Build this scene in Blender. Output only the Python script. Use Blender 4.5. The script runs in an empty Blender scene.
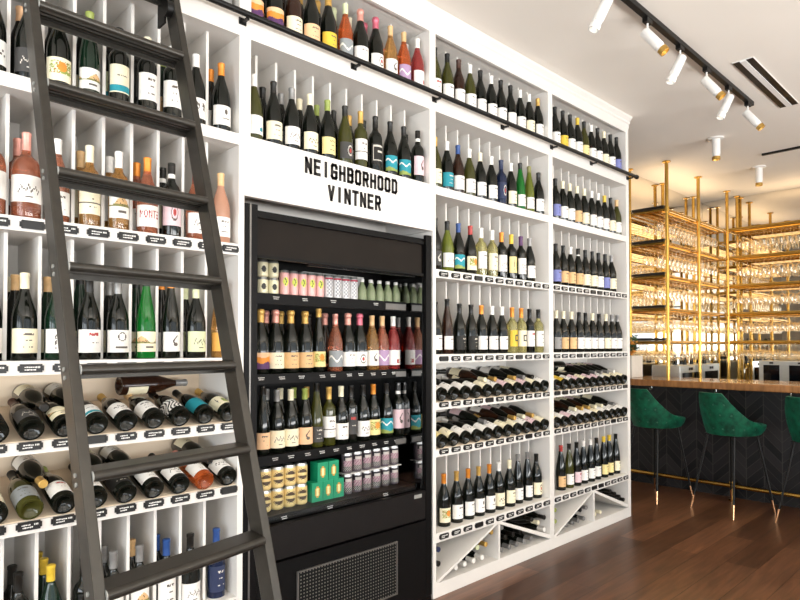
import bpy, bmesh, math, random
from mathutils import Matrix, Vector
R=math.radians
random.seed(7)
scn=bpy.context.scene
COL=scn.collection

# ------------------------------------------------------------------ camera, world, light, exposure
F_PX=610.0; TILT=R(1.15); PHI=math.atan(637/F_PX)
cam=bpy.data.cameras.new('camera'); camo=bpy.data.objects.new('camera',cam); COL.objects.link(camo)
cam.sensor_width=36; cam.lens=F_PX/800*36
cam.shift_y=(345-F_PX*math.tan(TILT)-300)/800
cam.clip_start=.05
camo.location=(0,-2.427,1.465)
camo.rotation_euler=(R(90)+TILT,0,PHI-R(90))
scn.camera=camo

w=bpy.data.worlds.new('daylight'); scn.world=w; w.use_nodes=True
w.node_tree.nodes['Background'].inputs[0].default_value=(.82,.9,1,1)
w.node_tree.nodes['Background'].inputs[1].default_value=2.5

def area(name,loc,rot,sx,sy,power,color):
    l=bpy.data.lights.new(name,'AREA'); l.shape='RECTANGLE'; l.size=sx; l.size_y=sy; l.energy=power; l.color=color
    o=bpy.data.objects.new(name,l); o.location=loc; o.rotation_euler=rot; COL.objects.link(o); return o
# daylight from shop windows behind and left, tilted up to fill the ceiling
area('window_daylight',(-3.40,-3.0,1.35),(R(132),0,R(-90)),5.0,2.0,265,(.93,.97,1.0))
area('shopfront_ceiling_fill',(2.6,-6.7,1.0),(R(164),0,0),8.8,1.8,930,(1.0,.98,.95))  # aimed nearly straight up, an added fill for the ceiling

vs=scn.view_settings
vs.view_transform='Standard'; vs.look='None'; vs.gamma=1; vs.use_curve_mapping=False; vs.exposure=0.03
scn.cycles.max_bounces=8; scn.cycles.transparent_max_bounces=24
scn.cycles.caustics_reflective=False; scn.cycles.caustics_refractive=False
scn.cycles.sample_clamp_indirect=4

# ------------------------------------------------------------------ materials
def srgb(h):
    h=h.lstrip('#'); c=[int(h[i:i+2],16)/255 for i in (0,2,4)]
    return tuple(((x/12.92) if x<=.04045 else ((x+.055)/1.055)**2.4) for x in c)+(1,)
_m={}
def mat(name,col,rough=.5,metal=0,noise=.06,scale=18,bump=0,spec=.5,trans=0,coat=0,emis=0,stretch=(1,1,1),ior=1.45):
    if name in _m: return _m[name]
    m=bpy.data.materials.new(name); m.use_nodes=True; nt=m.node_tree; b=nt.nodes['Principled BSDF']
    c=srgb(col) if isinstance(col,str) else col
    tc=nt.nodes.new('ShaderNodeTexCoord'); mp=nt.nodes.new('ShaderNodeMapping'); mp.inputs['Scale'].default_value=stretch
    n=nt.nodes.new('ShaderNodeTexNoise'); n.inputs['Scale'].default_value=scale; n.inputs['Detail'].default_value=3
    nt.links.new(tc.outputs['Object'],mp.inputs[0]); nt.links.new(mp.outputs[0],n.inputs['Vector'])
    r=nt.nodes.new('ShaderNodeValToRGB')
    r.color_ramp.elements[0].position=.3; r.color_ramp.elements[1].position=.7
    r.color_ramp.elements[0].color=tuple(x*(1-noise) for x in c[:3])+(1,)
    r.color_ramp.elements[1].color=tuple(min(1,x*(1+noise)) for x in c[:3])+(1,)
    nt.links.new(n.outputs['Fac'],r.inputs[0]); nt.links.new(r.outputs[0],b.inputs['Base Color'])
    b.inputs['Roughness'].default_value=rough; b.inputs['Metallic'].default_value=metal
    b.inputs['Specular IOR Level'].default_value=spec; b.inputs['IOR'].default_value=ior
    b.inputs['Transmission Weight'].default_value=trans; b.inputs['Coat Weight'].default_value=coat
    if emis:
        nt.links.new(r.outputs[0],b.inputs['Emission Color']); b.inputs['Emission Strength'].default_value=emis
    if bump:
        bp=nt.nodes.new('ShaderNodeBump'); bp.inputs['Strength'].default_value=bump; bp.inputs['Distance'].default_value=.01
        nt.links.new(n.outputs['Fac'],bp.inputs['Height']); nt.links.new(bp.outputs[0],b.inputs['Normal'])
    _m[name]=m; return m

WHITE=mat('painted_white_wood','#e1ddd7',.45,noise=.012,scale=6)
WARMTINT=mat('warm_light_tinted_wood','#e6d2b8',.5,noise=.03,scale=5,stretch=(1,6,1))  # tan holds the warm light on white shelving, put into the colour
CEIL=mat('ceiling_paint','#f3ece2',.8,noise=.01,scale=2)
WALLP=mat('wall_paint','#e8e2d8',.7,noise=.015,scale=3)
BLACKM=mat('black_powder_metal','#100f0e',.42,noise=.1,scale=40,spec=.3)
LADDERM=mat('dark_bronze_metal','#37342f',.36,metal=.5,noise=.12,scale=30)
LADDEND=mat('grey_end_cap','#8d8d88',.5,noise=.05)
COOLB=mat('cooler_black','#090808',.45,noise=.1,spec=.15)
CANOPY=mat('cooler_canopy_bronze','#1f1a16',.55,noise=.08,scale=9,spec=.12)
COOLIN=mat('cooler_inner_black','#080808',.5,noise=.1,spec=.15)
GREYM=mat('cooler_grey_steel','#6d6a66',.35,metal=.6,noise=.05)
POLISH=mat('polished_dark_panel',(.42,.42,.42,1),.04,metal=1,noise=.02)
BRASS=mat('brass','#c9a050',.26,metal=1,noise=.08,scale=25)
BRASSD=mat('aged_brass_shelf','#bd9446',.34,metal=.85,noise=.18,scale=14)
CHROME=mat('chrome','#cfcfcf',.12,metal=1,noise=.02)
STEEL=mat('brushed_steel','#c7cbc9',.28,metal=.6,noise=.05,scale=12,stretch=(1,1,12))
DGLASS=mat('dark_glass','#0b0f14',.06,noise=.1)
TAGM=mat('tag_black','#161514',.4,noise=.1)
CHALK=mat('chalk_writing','#e9e7e2',.7,noise=.05)
INK=mat('black_ink','#17120f',.6,noise=.05)
COUNTER=mat('copper_toned_counter','#a9764a',.18,metal=.35,noise=.22,scale=6,stretch=(1,5,1),coat=.4)
VELVET=mat('green_velvet','#054a33',.65,noise=.6,scale=15,bump=.15,spec=.3)
_b=VELVET.node_tree.nodes['Principled BSDF']; _b.inputs['Sheen Weight'].default_value=.12; _b.inputs['Sheen Tint'].default_value=(.1,.9,.6,1)
TIP=mat('rose_gold_tip','#e0ab80',.2,metal=1,noise=.04)
LAMPW=mat('lamp_white_metal','#eceae6',.4,noise=.02)
PLANTER=mat('white_planter_ceramic','#e4ddd2',.4,noise=.03)
LEAF=mat('green_leaf','#2e4a22',.45,noise=.3,scale=30)
FRUIT=mat('orange_fruit','#c9822b',.4,noise=.2,scale=40)
SLATE=mat('dark_shelf_tray','#241d17',.4,noise=.15)
LED=mat('warm_led_strip',(1,.68,.30,1),.5,noise=.01,emis=2.6)
GTRIM=mat('lamp_gold_trim','#b8924a',.4,metal=.6,noise=.05)
LAMPON=mat('lamp_lens_lit',(1,.8,.45,1),.4,noise=.01,emis=14)
LAMPPALE=mat('lamp_lens_pale',(1,.95,.82,1),.4,noise=.01,emis=2.2)
CARTON=mat('white_carton','#c9c7c3',.6,noise=.04)
BACKSTONE=mat('backbar_stone','#a39a8c',.35,noise=.12,scale=9)
def nodes(m): return m.node_tree, m.node_tree.nodes['Principled BSDF']
# mirror
MIRROR=mat('mirror_silver',(.80,.77,.72,1),.015,metal=1,noise=.01)
# stemware: thin clear glass without refraction
def thin(name,tint,f=.22,gl=(1,1,1,1)):
    m=bpy.data.materials.new(name); m.use_nodes=True; nt=m.node_tree; nt.nodes.clear()
    o=nt.nodes.new('ShaderNodeOutputMaterial'); t=nt.nodes.new('ShaderNodeBsdfTransparent'); t.inputs[0].default_value=tint
    g=nt.nodes.new('ShaderNodeBsdfGlossy'); g.inputs['Roughness'].default_value=.05; g.inputs[0].default_value=gl
    mx=nt.nodes.new('ShaderNodeMixShader'); lw=nt.nodes.new('ShaderNodeLayerWeight'); lw.inputs[0].default_value=.35
    mr=nt.nodes.new('ShaderNodeMapRange'); mr.inputs['To Min'].default_value=f*.35; mr.inputs['To Max'].default_value=min(1,f*3)
    nt.links.new(lw.outputs['Facing'],mr.inputs['Value']); nt.links.new(mr.outputs[0],mx.inputs[0])
    nt.links.new(t.outputs[0],mx.inputs[1]); nt.links.new(g.outputs[0],mx.inputs[2]); nt.links.new(mx.outputs[0],o.inputs[0]); return m
STEMG=thin('stemware_glass',(.97,.95,.91,1),.20,(1,.93,.80,1))
PLEXI=thin('clear_acrylic',(.95,.97,.97,1),.03)
WINDOWG=thin('window_pane_glass',(.97,.99,1,1),.06)

# plank floor
FLOOR=bpy.data.materials.new('walnut_plank_floor'); FLOOR.use_nodes=True
nt,b=nodes(FLOOR)
tc=nt.nodes.new('ShaderNodeTexCoord')
br=nt.nodes.new('ShaderNodeTexBrick'); br.inputs['Scale'].default_value=1; br.inputs['Brick Width'].default_value=1.7; br.inputs['Row Height'].default_value=.19
br.inputs['Mortar Size'].default_value=.002; br.inputs['Color1'].default_value=srgb('#6e4a33'); br.inputs['Color2'].default_value=srgb('#432a1b'); br.inputs['Mortar'].default_value=srgb('#1a0f08')
br.inputs['Bias'].default_value=-.1; br.offset=.37
mp=nt.nodes.new('ShaderNodeMapping'); mp.inputs['Scale'].default_value=(1.2,14,1)
n=nt.nodes.new('ShaderNodeTexNoise'); n.inputs['Scale'].default_value=2.2; n.inputs['Detail'].default_value=7; n.inputs['Distortion'].default_value=.8
nt.links.new(tc.outputs['Object'],br.inputs['Vector']); nt.links.new(tc.outputs['Object'],mp.inputs[0]); nt.links.new(mp.outputs[0],n.inputs['Vector'])
n2=nt.nodes.new('ShaderNodeTexNoise'); n2.inputs['Scale'].default_value=1.6; n2.inputs['Detail'].default_value=4
nt.links.new(tc.outputs['Object'],n2.inputs['Vector'])
mxx=nt.nodes.new('ShaderNodeMix'); mxx.data_type='RGBA'; mxx.blend_type='MULTIPLY'; mxx.inputs[0].default_value=.65
rr=nt.nodes.new('ShaderNodeValToRGB'); rr.color_ramp.elements[0].position=.3; rr.color_ramp.elements[1].position=.72; rr.color_ramp.elements[0].color=(.42,.40,.38,1); rr.color_ramp.elements[1].color=(1.5,1.42,1.35,1)
nt.links.new(n.outputs['Fac'],rr.inputs[0]); nt.links.new(br.outputs['Color'],mxx.inputs[6]); nt.links.new(rr.outputs[0],mxx.inputs[7])
nt.links.new(mxx.outputs[2],b.inputs['Base Color'])
rr2=nt.nodes.new('ShaderNodeMapRange'); rr2.inputs['To Min'].default_value=.22; rr2.inputs['To Max'].default_value=.42
nt.links.new(n2.outputs['Fac'],rr2.inputs['Value']); nt.links.new(rr2.outputs[0],b.inputs['Roughness'])

# black chevron tile
TILE=bpy.data.materials.new('black_chevron_tile'); TILE.use_nodes=True
nt,b=nodes(TILE)
tc=nt.nodes.new('ShaderNodeTexCoord'); sp=nt.nodes.new('ShaderNodeSeparateXYZ'); nt.links.new(tc.outputs['Object'],sp.inputs[0])
def mth(op,a,bv=None,nt=nt):
    q=nt.nodes.new('ShaderNodeMath'); q.operation=op
    for i,x in enumerate((a,bv)):
        if x is None: continue
        if isinstance(x,(int,float)): q.inputs[i].default_value=x
        else: nt.links.new(x,q.inputs[i])
    return q.outputs[0]
W_=.30
pp=mth('PINGPONG',sp.outputs['Y'],W_/2)
cheq=mth('SUBTRACT',sp.outputs['Z'],mth('MULTIPLY',pp,1.0))
row=mth('DIVIDE',cheq,.095)
fr=mth('FRACT',row)
edge=mth('LESS_THAN',mth('MINIMUM',fr,mth('SUBTRACT',1.0,fr)),.028)
colf=mth('FRACT',mth('DIVIDE',sp.outputs['Y'],W_/2))
edge2=mth('LESS_THAN',mth('MINIMUM',colf,mth('SUBTRACT',1.0,colf)),.018)
ed=mth('MAXIMUM',edge,edge2)
fl=mth('FLOOR',row); fl2=mth('FLOOR',mth('DIVIDE',sp.outputs['Y'],W_/2))
wn=nt.nodes.new('ShaderNodeTexWhiteNoise'); wn.noise_dimensions='2D'
cb=nt.nodes.new('ShaderNodeCombineXYZ'); nt.links.new(fl,cb.inputs[0]); nt.links.new(fl2,cb.inputs[1]); nt.links.new(cb.outputs[0],wn.inputs['Vector'])
cr=nt.nodes.new('ShaderNodeValToRGB'); cr.color_ramp.elements[0].color=(.006,.006,.007,1); cr.color_ramp.elements[1].color=(.022,.021,.022,1)
nt.links.new(wn.outputs['Value'],cr.inputs[0])
mm=nt.nodes.new('ShaderNodeMix'); mm.data_type='RGBA'; nt.links.new(ed,mm.inputs[0]); nt.links.new(cr.outputs[0],mm.inputs[6]); mm.inputs[7].default_value=(.05,.046,.042,1)
nt.links.new(mm.outputs[2],b.inputs['Base Color']); b.inputs['Roughness'].default_value=.26
nt.links.new(mth('MULTIPLY_ADD',ed,.4),b.inputs['Roughness'])
# (roughness: tile .22, grout rougher)
q=[l for l in nt.links if l.to_socket==b.inputs['Roughness']][0].from_node; q.inputs[2].default_value=.3
TILE.node_tree.nodes['Principled BSDF'].inputs['Specular IOR Level'].default_value=.28

# perforated grille
GRILLE=bpy.data.materials.new('perforated_black_grille'); GRILLE.use_nodes=True
nt,b=nodes(GRILLE)
tc=nt.nodes.new('ShaderNodeTexCoord'); sp=nt.nodes.new('ShaderNodeSeparateXYZ'); nt.links.new(tc.outputs['Object'],sp.inputs[0])
a1=mth('FRACT',mth('DIVIDE',sp.outputs['X'],.0175,nt=nt),nt=nt); a2=mth('FRACT',mth('DIVIDE',sp.outputs['Z'],.0165,nt=nt),nt=nt)
h1=mth('ABSOLUTE',mth('SUBTRACT',a1,.5,nt=nt),nt=nt); h2=mth('ABSOLUTE',mth('SUBTRACT',a2,.5,nt=nt),nt=nt)
hole=mth('LESS_THAN',mth('ADD',mth('MULTIPLY',h1,h1,nt=nt),mth('MULTIPLY',h2,h2,nt=nt),nt=nt),.045,nt=nt)
mm=nt.nodes.new('ShaderNodeMix'); mm.data_type='RGBA'; nt.links.new(hole,mm.inputs[0]); mm.inputs[6].default_value=(.006,.006,.006,1); mm.inputs[7].default_value=(.16,.15,.13,1)
nt.links.new(mm.outputs[2],b.inputs['Base Color']); b.inputs['Roughness'].default_value=.6; b.inputs['Specular IOR Level'].default_value=.1

COLS={'black':'#15130f','white':'#e9e6e0','cream':'#ece3c4','gold':'#c8a055','orange':'#dd8a32','yellow':'#dcba3e','blue':'#2b4c88','grey':'#8b8a88',
'pink':'#cc6a7c','rose':'#d99a8c','red':'#a83a36','green':'#8f9c4c','brown':'#4a2e24','tan':'#d8b17e','peach':'#e9bc92','charcoal':'#3c3b3a','lime':'#d3d8ae',
'amber':'#e0a24a','navy':'#232d4c','teal':'#1e8a98','butter':'#e6d494','slate':'#8d9294','mauve':'#a98cad','olive':'#7c7a45','blush':'#e0c3c8','purple':'#54305c','periwinkle':'#767cb4'}
def paper(c): return mat('label_'+c,COLS[c],.62,noise=.03,scale=60)
def foil(c): return mat('foil_'+c,COLS[c],.36,metal=.35 if c in('gold','rose','pink','grey','orange','peach') else .05,noise=.08,scale=60)
GL={'k':('#0d100b','dark',0),'g':('#0d2416','dark green',0),'o':('#3a3a14','olive',0),'o2':('#5c6420','olive green',0),'n':('#2b170d','brown',0),'G':('#0d6a22','bright green',.25),
'b':('#101c38','dark blue',0),'r':('#f0926c','pink',.8),'r2':('#cf4a48','ruby pink',.7),'a':('#f0b060','amber',.8),'a2':('#f57535','orange',.75),'y':('#ece393','pale yellow',.8),'c':('#d7dccb','clear',.8),'s':('#d8a184','salmon',.4)}
GCOL={k:v[0] for k,v in GL.items()}
def glassm(k): return mat('bottle_glass_'+GL[k][1].replace(' ','_'),GL[k][0],.06,noise=.04,spec=.45,trans=GL[k][2],coat=0)

# ------------------------------------------------------------------ mesh helpers
class MB:
    def __init__(s): s.v=[]; s.f=[]; s.mi=[]
    def quadbox(s,p,mi=0):
        n=len(s.v); s.v+=p
        for q in ((0,3,2,1),(4,5,6,7),(0,1,5,4),(1,2,6,5),(2,3,7,6),(3,0,4,7)): s.f.append(tuple(n+i for i in q)); s.mi.append(mi)
        return s
    def box(s,x0,x1,y0,y1,z0,z1,mi=0):
        return s.quadbox([(x0,y0,z0),(x1,y0,z0),(x1,y1,z0),(x0,y1,z0),(x0,y0,z1),(x1,y0,z1),(x1,y1,z1),(x0,y1,z1)],mi)
    def prism(s,pts,axis,a,b,mi=0):
        """polygon pts (2-D) extruded along axis from a to b"""
        n=len(s.v); k=len(pts)
        for t in (a,b):
            for p in pts:
                s.v.append({'x':(t,p[0],p[1]),'y':(p[0],t,p[1]),'z':(p[0],p[1],t)}[axis])
        s.f.append(tuple(range(n,n+k))); s.mi.append(mi); s.f.append(tuple(reversed(range(n+k,n+2*k)))); s.mi.append(mi)
        for i in range(k):
            j=(i+1)%k; s.f.append((n+i,n+k+i,n+k+j,n+j)); s.mi.append(mi)
        return s
    def tube(s,p0,p1,r0,r1=None,seg=12,mi=0,cap=True):
        r1=r0 if r1 is None else r1
        p0=Vector(p0); p1=Vector(p1); d=(p1-p0).normalized(); a=d.orthogonal().normalized(); c=d.cross(a)
        n=len(s.v)
        for p,r in ((p0,r0),(p1,r1)):
            for i in range(seg):
                t=2*math.pi*i/seg; s.v.append(tuple(p+a*math.cos(t)*r+c*math.sin(t)*r))
        for i in range(seg):
            j=(i+1)%seg; s.f.append((n+i,n+j,n+seg+j,n+seg+i)); s.mi.append(mi)
        if cap:
            s.f.append(tuple(reversed(range(n,n+seg)))); s.mi.append(mi); s.f.append(tuple(range(n+seg,n+2*seg))); s.mi.append(mi)
        return s
    def path(s,pts,r,seg=8,mi=0):
        for a,b in zip(pts,pts[1:]): s.tube(a,b,r,seg=seg,mi=mi)
        return s
    def lathe(s,prof,seg=20,c=(0,0,0),mi=0):
        n=len(s.v)
        for r,z in prof:
            for i in range(seg):
                t=2*math.pi*i/seg; s.v.append((c[0]+r*math.cos(t),c[1]+r*math.sin(t),c[2]+z))
        for k in range(len(prof)-1):
            for i in range(seg):
                j=(i+1)%seg; s.f.append((n+k*seg+i,n+k*seg+j,n+(k+1)*seg+j,n+(k+1)*seg+i)); s.mi.append(mi)
        return s
    def mesh(s,name,mats,smooth=False,bevel=0):
        m=bpy.data.meshes.new(name); m.from_pydata(s.v,[],s.f)
        for x in (mats if isinstance(mats,(list,tuple)) else [mats]): m.materials.append(x)
        m.polygons.foreach_set('material_index',s.mi)
        m.validate(); bm=bmesh.new(); bm.from_mesh(m)
        bmesh.ops.remove_doubles(bm,verts=bm.verts,dist=1e-6); bmesh.ops.recalc_face_normals(bm,faces=bm.faces)
        if bevel: bmesh.ops.bevel(bm,geom=bm.edges[:],offset=bevel,segments=2,affect='EDGES',profile=.6,clamp_overlap=True)
        if smooth:
            for f in bm.faces: f.smooth=True
            for e in bm.edges:
                if len(e.link_faces)==2 and e.calc_face_angle(0)>R(40): e.smooth=False
        bm.to_mesh(m); bm.free(); return m
    def obj(s,name,mats,parent=None,smooth=False,bevel=0,loc=None):
        o=bpy.data.objects.new(name,s.mesh(name,mats,smooth,bevel)); COL.objects.link(o)
        if parent: o.parent=parent
        if loc: o.location=loc
        return o
def empty(name,loc=(0,0,0),rz=0):
    o=bpy.data.objects.new(name,None); o.empty_display_size=.05; COL.objects.link(o); o.location=loc; o.rotation_euler=(0,0,rz); return o
def tag(o,label,cat,group=None,kind=None):
    o['label']=label; o['category']=cat
    if group: o['group']=group
    if kind: o['kind']=kind
    return o
def struct(o): o['kind']='structure'; return o
def inst(name,mesh,parent=None,loc=None,mtx=None):
    o=bpy.data.objects.new(name,mesh); COL.objects.link(o)
    if parent: o.parent=parent
    if mtx is not None: o.matrix_local=mtx
    elif loc is not None: o.location=loc
    return o
ORD=['first','second','third','fourth','fifth','sixth','seventh','eighth','ninth','tenth','eleventh','twelfth','thirteenth','fourteenth','fifteenth','sixteenth','seventeenth','eighteenth','nineteenth','twentieth']

# ------------------------------------------------------------------ the room
CZ=3.44
struct(MB().box(-3.5,8.95,-7,.9,-.12,0).obj('floor',FLOOR))
struct(MB().box(-3.5,8.95,-7,.9,CZ,CZ+.12).obj('ceiling',CEIL))
struct(MB().box(-3.5,5.066,.402,.9,0,CZ).obj('wall_shelves',WALLP))
struct(MB().box(5.066,8.95,.78,.9,0,CZ).obj('wall_bar',WALLP))
struct(MB().box(8.88,9.0,-7,.78,0,CZ).obj('wall_far',WALLP))
# wall with shop windows behind the camera
def window_wall(name,axis,pos,thick,a0,a1,openings,z0,z1):
    m=MB()
    def bx(a,b,c,d):
        if axis=='y': m.box(a,b,pos,pos+thick,c,d)
        else: m.box(pos,pos+thick,a,b,c,d)
    cur=a0
    for (p,q) in openings:
        bx(cur,p,0,CZ); bx(p,q,0,z0); bx(p,q,z1,CZ); cur=q
    bx(cur,a1,0,CZ); struct(m.obj(name,WALLP))
window_wall('wall_front','y',-7.12,.12,-3.5,9.0,[(-1.6,.6),(.9,3.1),(3.4,5.6),(5.9,8.1)],.35,2.9)
window_wall('wall_entry','x',-3.62,.12,-7.12,.9,[(-6.4,-4.4),(-4.0,-2.0),(-1.6,-.2)],.35,2.8)
k=1
for (p,q) in [(-1.6,.6),(.9,3.1),(3.4,5.6),(5.9,8.1)]:
    m=MB(); 
    for a in (p,q-.05): m.box(a,a+.05,-7.1,-7.03,.35,2.9)
    for z in (.35,2.85): m.box(p,q,-7.1,-7.03,z,z+.05)
    m.box((p+q)/2-.02,(p+q)/2+.02,-7.1,-7.03,.35,2.9)
    wo=struct(m.obj('window_%d'%k,BLACKM)); MB().box(p+.05,q-.05,-7.07,-7.06,.4,2.85).obj('pane',WINDOWG,wo); k+=1
for (p,q) in [(-6.4,-4.4),(-4.0,-2.0),(-1.6,-.2)]:
    m=MB()
    for a in (p,q-.05): m.box(-3.6,-3.53,a,a+.05,.35,2.8)
    for z in (.35,2.75): m.box(-3.6,-3.53,p,q,z,z+.05)
    wo=struct(m.obj('window_%d'%k,BLACKM)); MB().box(-3.57,-3.56,p+.05,q-.05,.4,2.75).obj('pane',WINDOWG,wo); k+=1
# mirrors lining the bar alcove
tag(MB().box(5.10,8.86,.762,.779,1.0,CZ-.002).obj('wall_mirror',MIRROR),'tall mirror covering the wall behind the long brass glass rack','mirror')
tag(MB().box(8.862,8.879,-4.5,.76,1.0,CZ-.002).obj('wall_mirror',MIRROR),'wide mirror on the far wall behind the back bar','mirror')
# crown moulding
prof=[(0.0,3.34),(0.0,3.375),(-.010,3.385),(-.010,3.40),(-.030,3.425),(-.034,3.4385),(.30,3.4385),(.30,3.34)]
struct(MB().prism(prof,'x',-.3,5.078).obj('trim_1',WHITE))

# ------------------------------------------------------------------ price tags (one mesh per handwriting variant)
def tag_mesh(i):
    rnd=random.Random(i); m=MB()
    m.box(-.034,.034,-.006,0,-.0145,.0145,0); m.box(-.040,-.034,-.005,0,-.009,.009,0); m.box(.034,.040,-.005,0,-.009,.009,0)
    # raised rim
    for a,b,c,d in ((-.034,.034,.0115,.0145),(-.034,.034,-.0145,-.0115),(-.034,-.031,-.0145,.0145),(.031,.034,-.0145,.0145)): m.box(a,b,-.0085,-.006,c,d,0)
    if i<7:
        for line,z in ((0,.0035),(1,-.0055)):
            x=-.025+rnd.random()*.006; end=(.004 if rnd.random()<.6 else .012)
            while x<end:
                wd=.0025+rnd.random()*.004; m.box(x,x+wd,-.0068,-.006,z-.0012-rnd.random()*.001,z+.0014+rnd.random()*.0016,1); x+=wd+.0015
            if line==0:
                for x in (.015,.020,.0245): m.box(x,x+.0028,-.0068,-.006,z-.003,z+.003,1)
    return m.mesh('price_tag',[TAGM,CHALK])
TAGS=[tag_mesh(i) for i in range(8)]

# ------------------------------------------------------------------ shelving bays
T_,U_,V_,W_z,X1,X2,Y_=2.94,2.40,1.91,1.41,1.14,.865,.37
BACK=.38
def board(p,name,x0,x1,y0,y1,z0,z1,m=WHITE): return MB().box(x0,x1,y0,y1,z0,z1).obj(name,m,p)
def bay(name,label,xo0,xi0,xi1,xo1,divs,cat='shelving',full=True,tagx=None,dy0=.12):
    root=empty(name,((xo0+xo1)/2,.2,0)); tag(root,label,cat)
    ox=(xo0+xo1)/2
    def bd(n,x0,x1,y0,y1,z0,z1,m=WHITE): return MB().box(x0-ox,x1-ox,y0-.2,y1-.2,z0,z1).obj(n,m,root)
    zl=0 if full else 2.13
    bd('side_panel',xo0,xi0,0,.4,zl,3.34); bd('side_panel',xi1,xo1,0,.4,zl,3.34)
    bd('back_panel',xi0,xi1,BACK,.4,.0 if full else 2.13,3.34)
    bd('top_rail',xi0,xi1,0,.02,3.30,3.34); bd('top_panel',xi0,xi1,.02,BACK,3.31,3.34)
    zs=[(T_,.10),(U_,.05)]+([(V_,.05),(W_z,.05),(X1,.055),(X2,.055),(Y_,.055)] if full else [])
    for z,t in zs: bd('shelf',xi0,xi1,0,BACK if z not in(X1,X2) else .0139,z-t,z if z not in(X1,X2) else z-.0118)
    if full:
        for z in (X1,X2): bd('shelf_base',xi0,xi1,.014,BACK,z-.055,z-.0125)
    spans=[(T_,3.31),(U_,T_-.10)]+([(V_,U_-.05),(W_z,V_-.05),(Y_,X2-.055)] if full else [])
    for (a,b_) in spans:
        y0=dy0
        for d in divs: bd('divider',d-.006,d+.006,y0,BACK,a,b_)
    if full:
        for z in (X1,X2):   # sloping boards under the laid bottles
            MB().prism([(.014-.2,z-.012),(BACK-.2,z-.012),(BACK-.2,z+.086),(.014-.2,z-.009)],'x',xi0-ox,xi1-ox).obj('sloping_board',WARMTINT,root)
        bd('plinth',xi0,xi1,0,BACK,0,.08)
        i=0
        for z,n_ in ((V_,0),(W_z,1),(X1,2),(X2,3),(Y_,4)):
            for x in tagx:
                i+=1; v=(int(x*1000)*7+n_*3+i)%8
                inst('price_tag',TAGS[v],root,loc=(x-ox,-.2,z-.026))
    return root,ox
B1d=[.477+.1065*k for k in range(-6,8)]
b1,_=bay('shelving_unit','tall white wine shelving unit behind the ladder, at the left edge','%s' and -.30,-.27,1.339,1.3665,B1d,dy0=.07,tagx=[.3265+.108*k for k in range(-2,10)])
b2,b2x=bay('shelving_unit','white shelving unit with NEIGHBORHOOD VINTNER lettering above the black drinks cooler',1.3675,1.396,2.563,2.5875,[1.494+.1092*k for k in range(10)],full=False)
b3,b3x=bay('shelving_unit','white wine shelving unit directly right of the black drinks cooler',2.5885,2.614,3.81,3.8375,[2.728+.1108*k for k in range(10)],tagx=[2.68+.1085*k for k in range(11)])
b4,b4x=bay('shelving_unit','white wine shelving unit nearest the bar, last one on the right',3.8385,3.866,5.015,5.065,[3.96+.1105*k for k in range(10)],tagx=[3.91+.1058*k for k in range(11)])
# header over the cooler with the lettering
MB().box(1.396-b2x,2.563-b2x,-.2,-.17,2.13,2.35).obj('header_panel',WHITE,b2)
hdr=[o for o in b2.children if o.name.startswith('header_panel')][0]
LET={ # strokes on a 0..1 x 0..1 box
'N':[[(0,0),(0,1)],[(0,1),(1,0)],[(1,0),(1,1)]],'E':[[(1,1),(0,1),(0,0),(1,0)],[(0,.52),(.85,.52)]],'I':[[(.5,0),(.5,1)]],
'G':[[(1,.78),(1,.88),(.82,1),(.18,1),(0,.88),(0,.12),(.18,0),(.82,0),(1,.12),(1,.47),(.55,.47)]],'H':[[(0,0),(0,1)],[(1,0),(1,1)],[(0,.52),(1,.52)]],
'B':[[(0,0),(0,1),(.8,1),(1,.88),(1,.64),(.8,.53),(0,.53)],[(.8,.53),(1,.42),(1,.12),(.8,0),(0,0)]],'O':[[(.18,0),(.82,0),(1,.12),(1,.88),(.82,1),(.18,1),(0,.88),(0,.12),(.18,0)]],
'R':[[(0,0),(0,1),(.8,1),(1,.88),(1,.6),(.8,.49),(0,.49)],[(.55,.49),(1,0)]],'D':[[(0,0),(0,1),(.75,1),(1,.85),(1,.15),(.75,0),(0,0)]],
'V':[[(0,1),(.5,0),(1,1)]],'T':[[(.5,0),(.5,1)],[(-.05,1),(1.05,1)]]}
def lettering(word,x0,z0,pitch,wd,ht,st,parent,ox):
    for i,ch in enumerate(word):
        m=MB(); cx=x0+pitch*i
        for s_ in LET[ch]:
            for (a,b_) in zip(s_,s_[1:]):
                p=Vector((cx+a[0]*wd,z0+a[1]*ht)); q=Vector((cx+b_[0]*wd,z0+b_[1]*ht)); d=(q-p).normalized(); nn=Vector((-d.y,d.x))*st/2; e=d*st*.42
                P=[p-e+nn,q+e+nn,q+e-nn,p-e-nn]
                m.prism([(v.x-ox,v.y) for v in P],'y',-.2016,-.1995)
        m.obj('letter',INK,parent)
lettering('NEIGHBORHOOD',1.697,2.301,.0519,.0275,.066,.0158,hdr,b2x)
lettering('VINTNER',1.835,2.190,.0519,.0275,.066,.0158,hdr,b2x)

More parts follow.
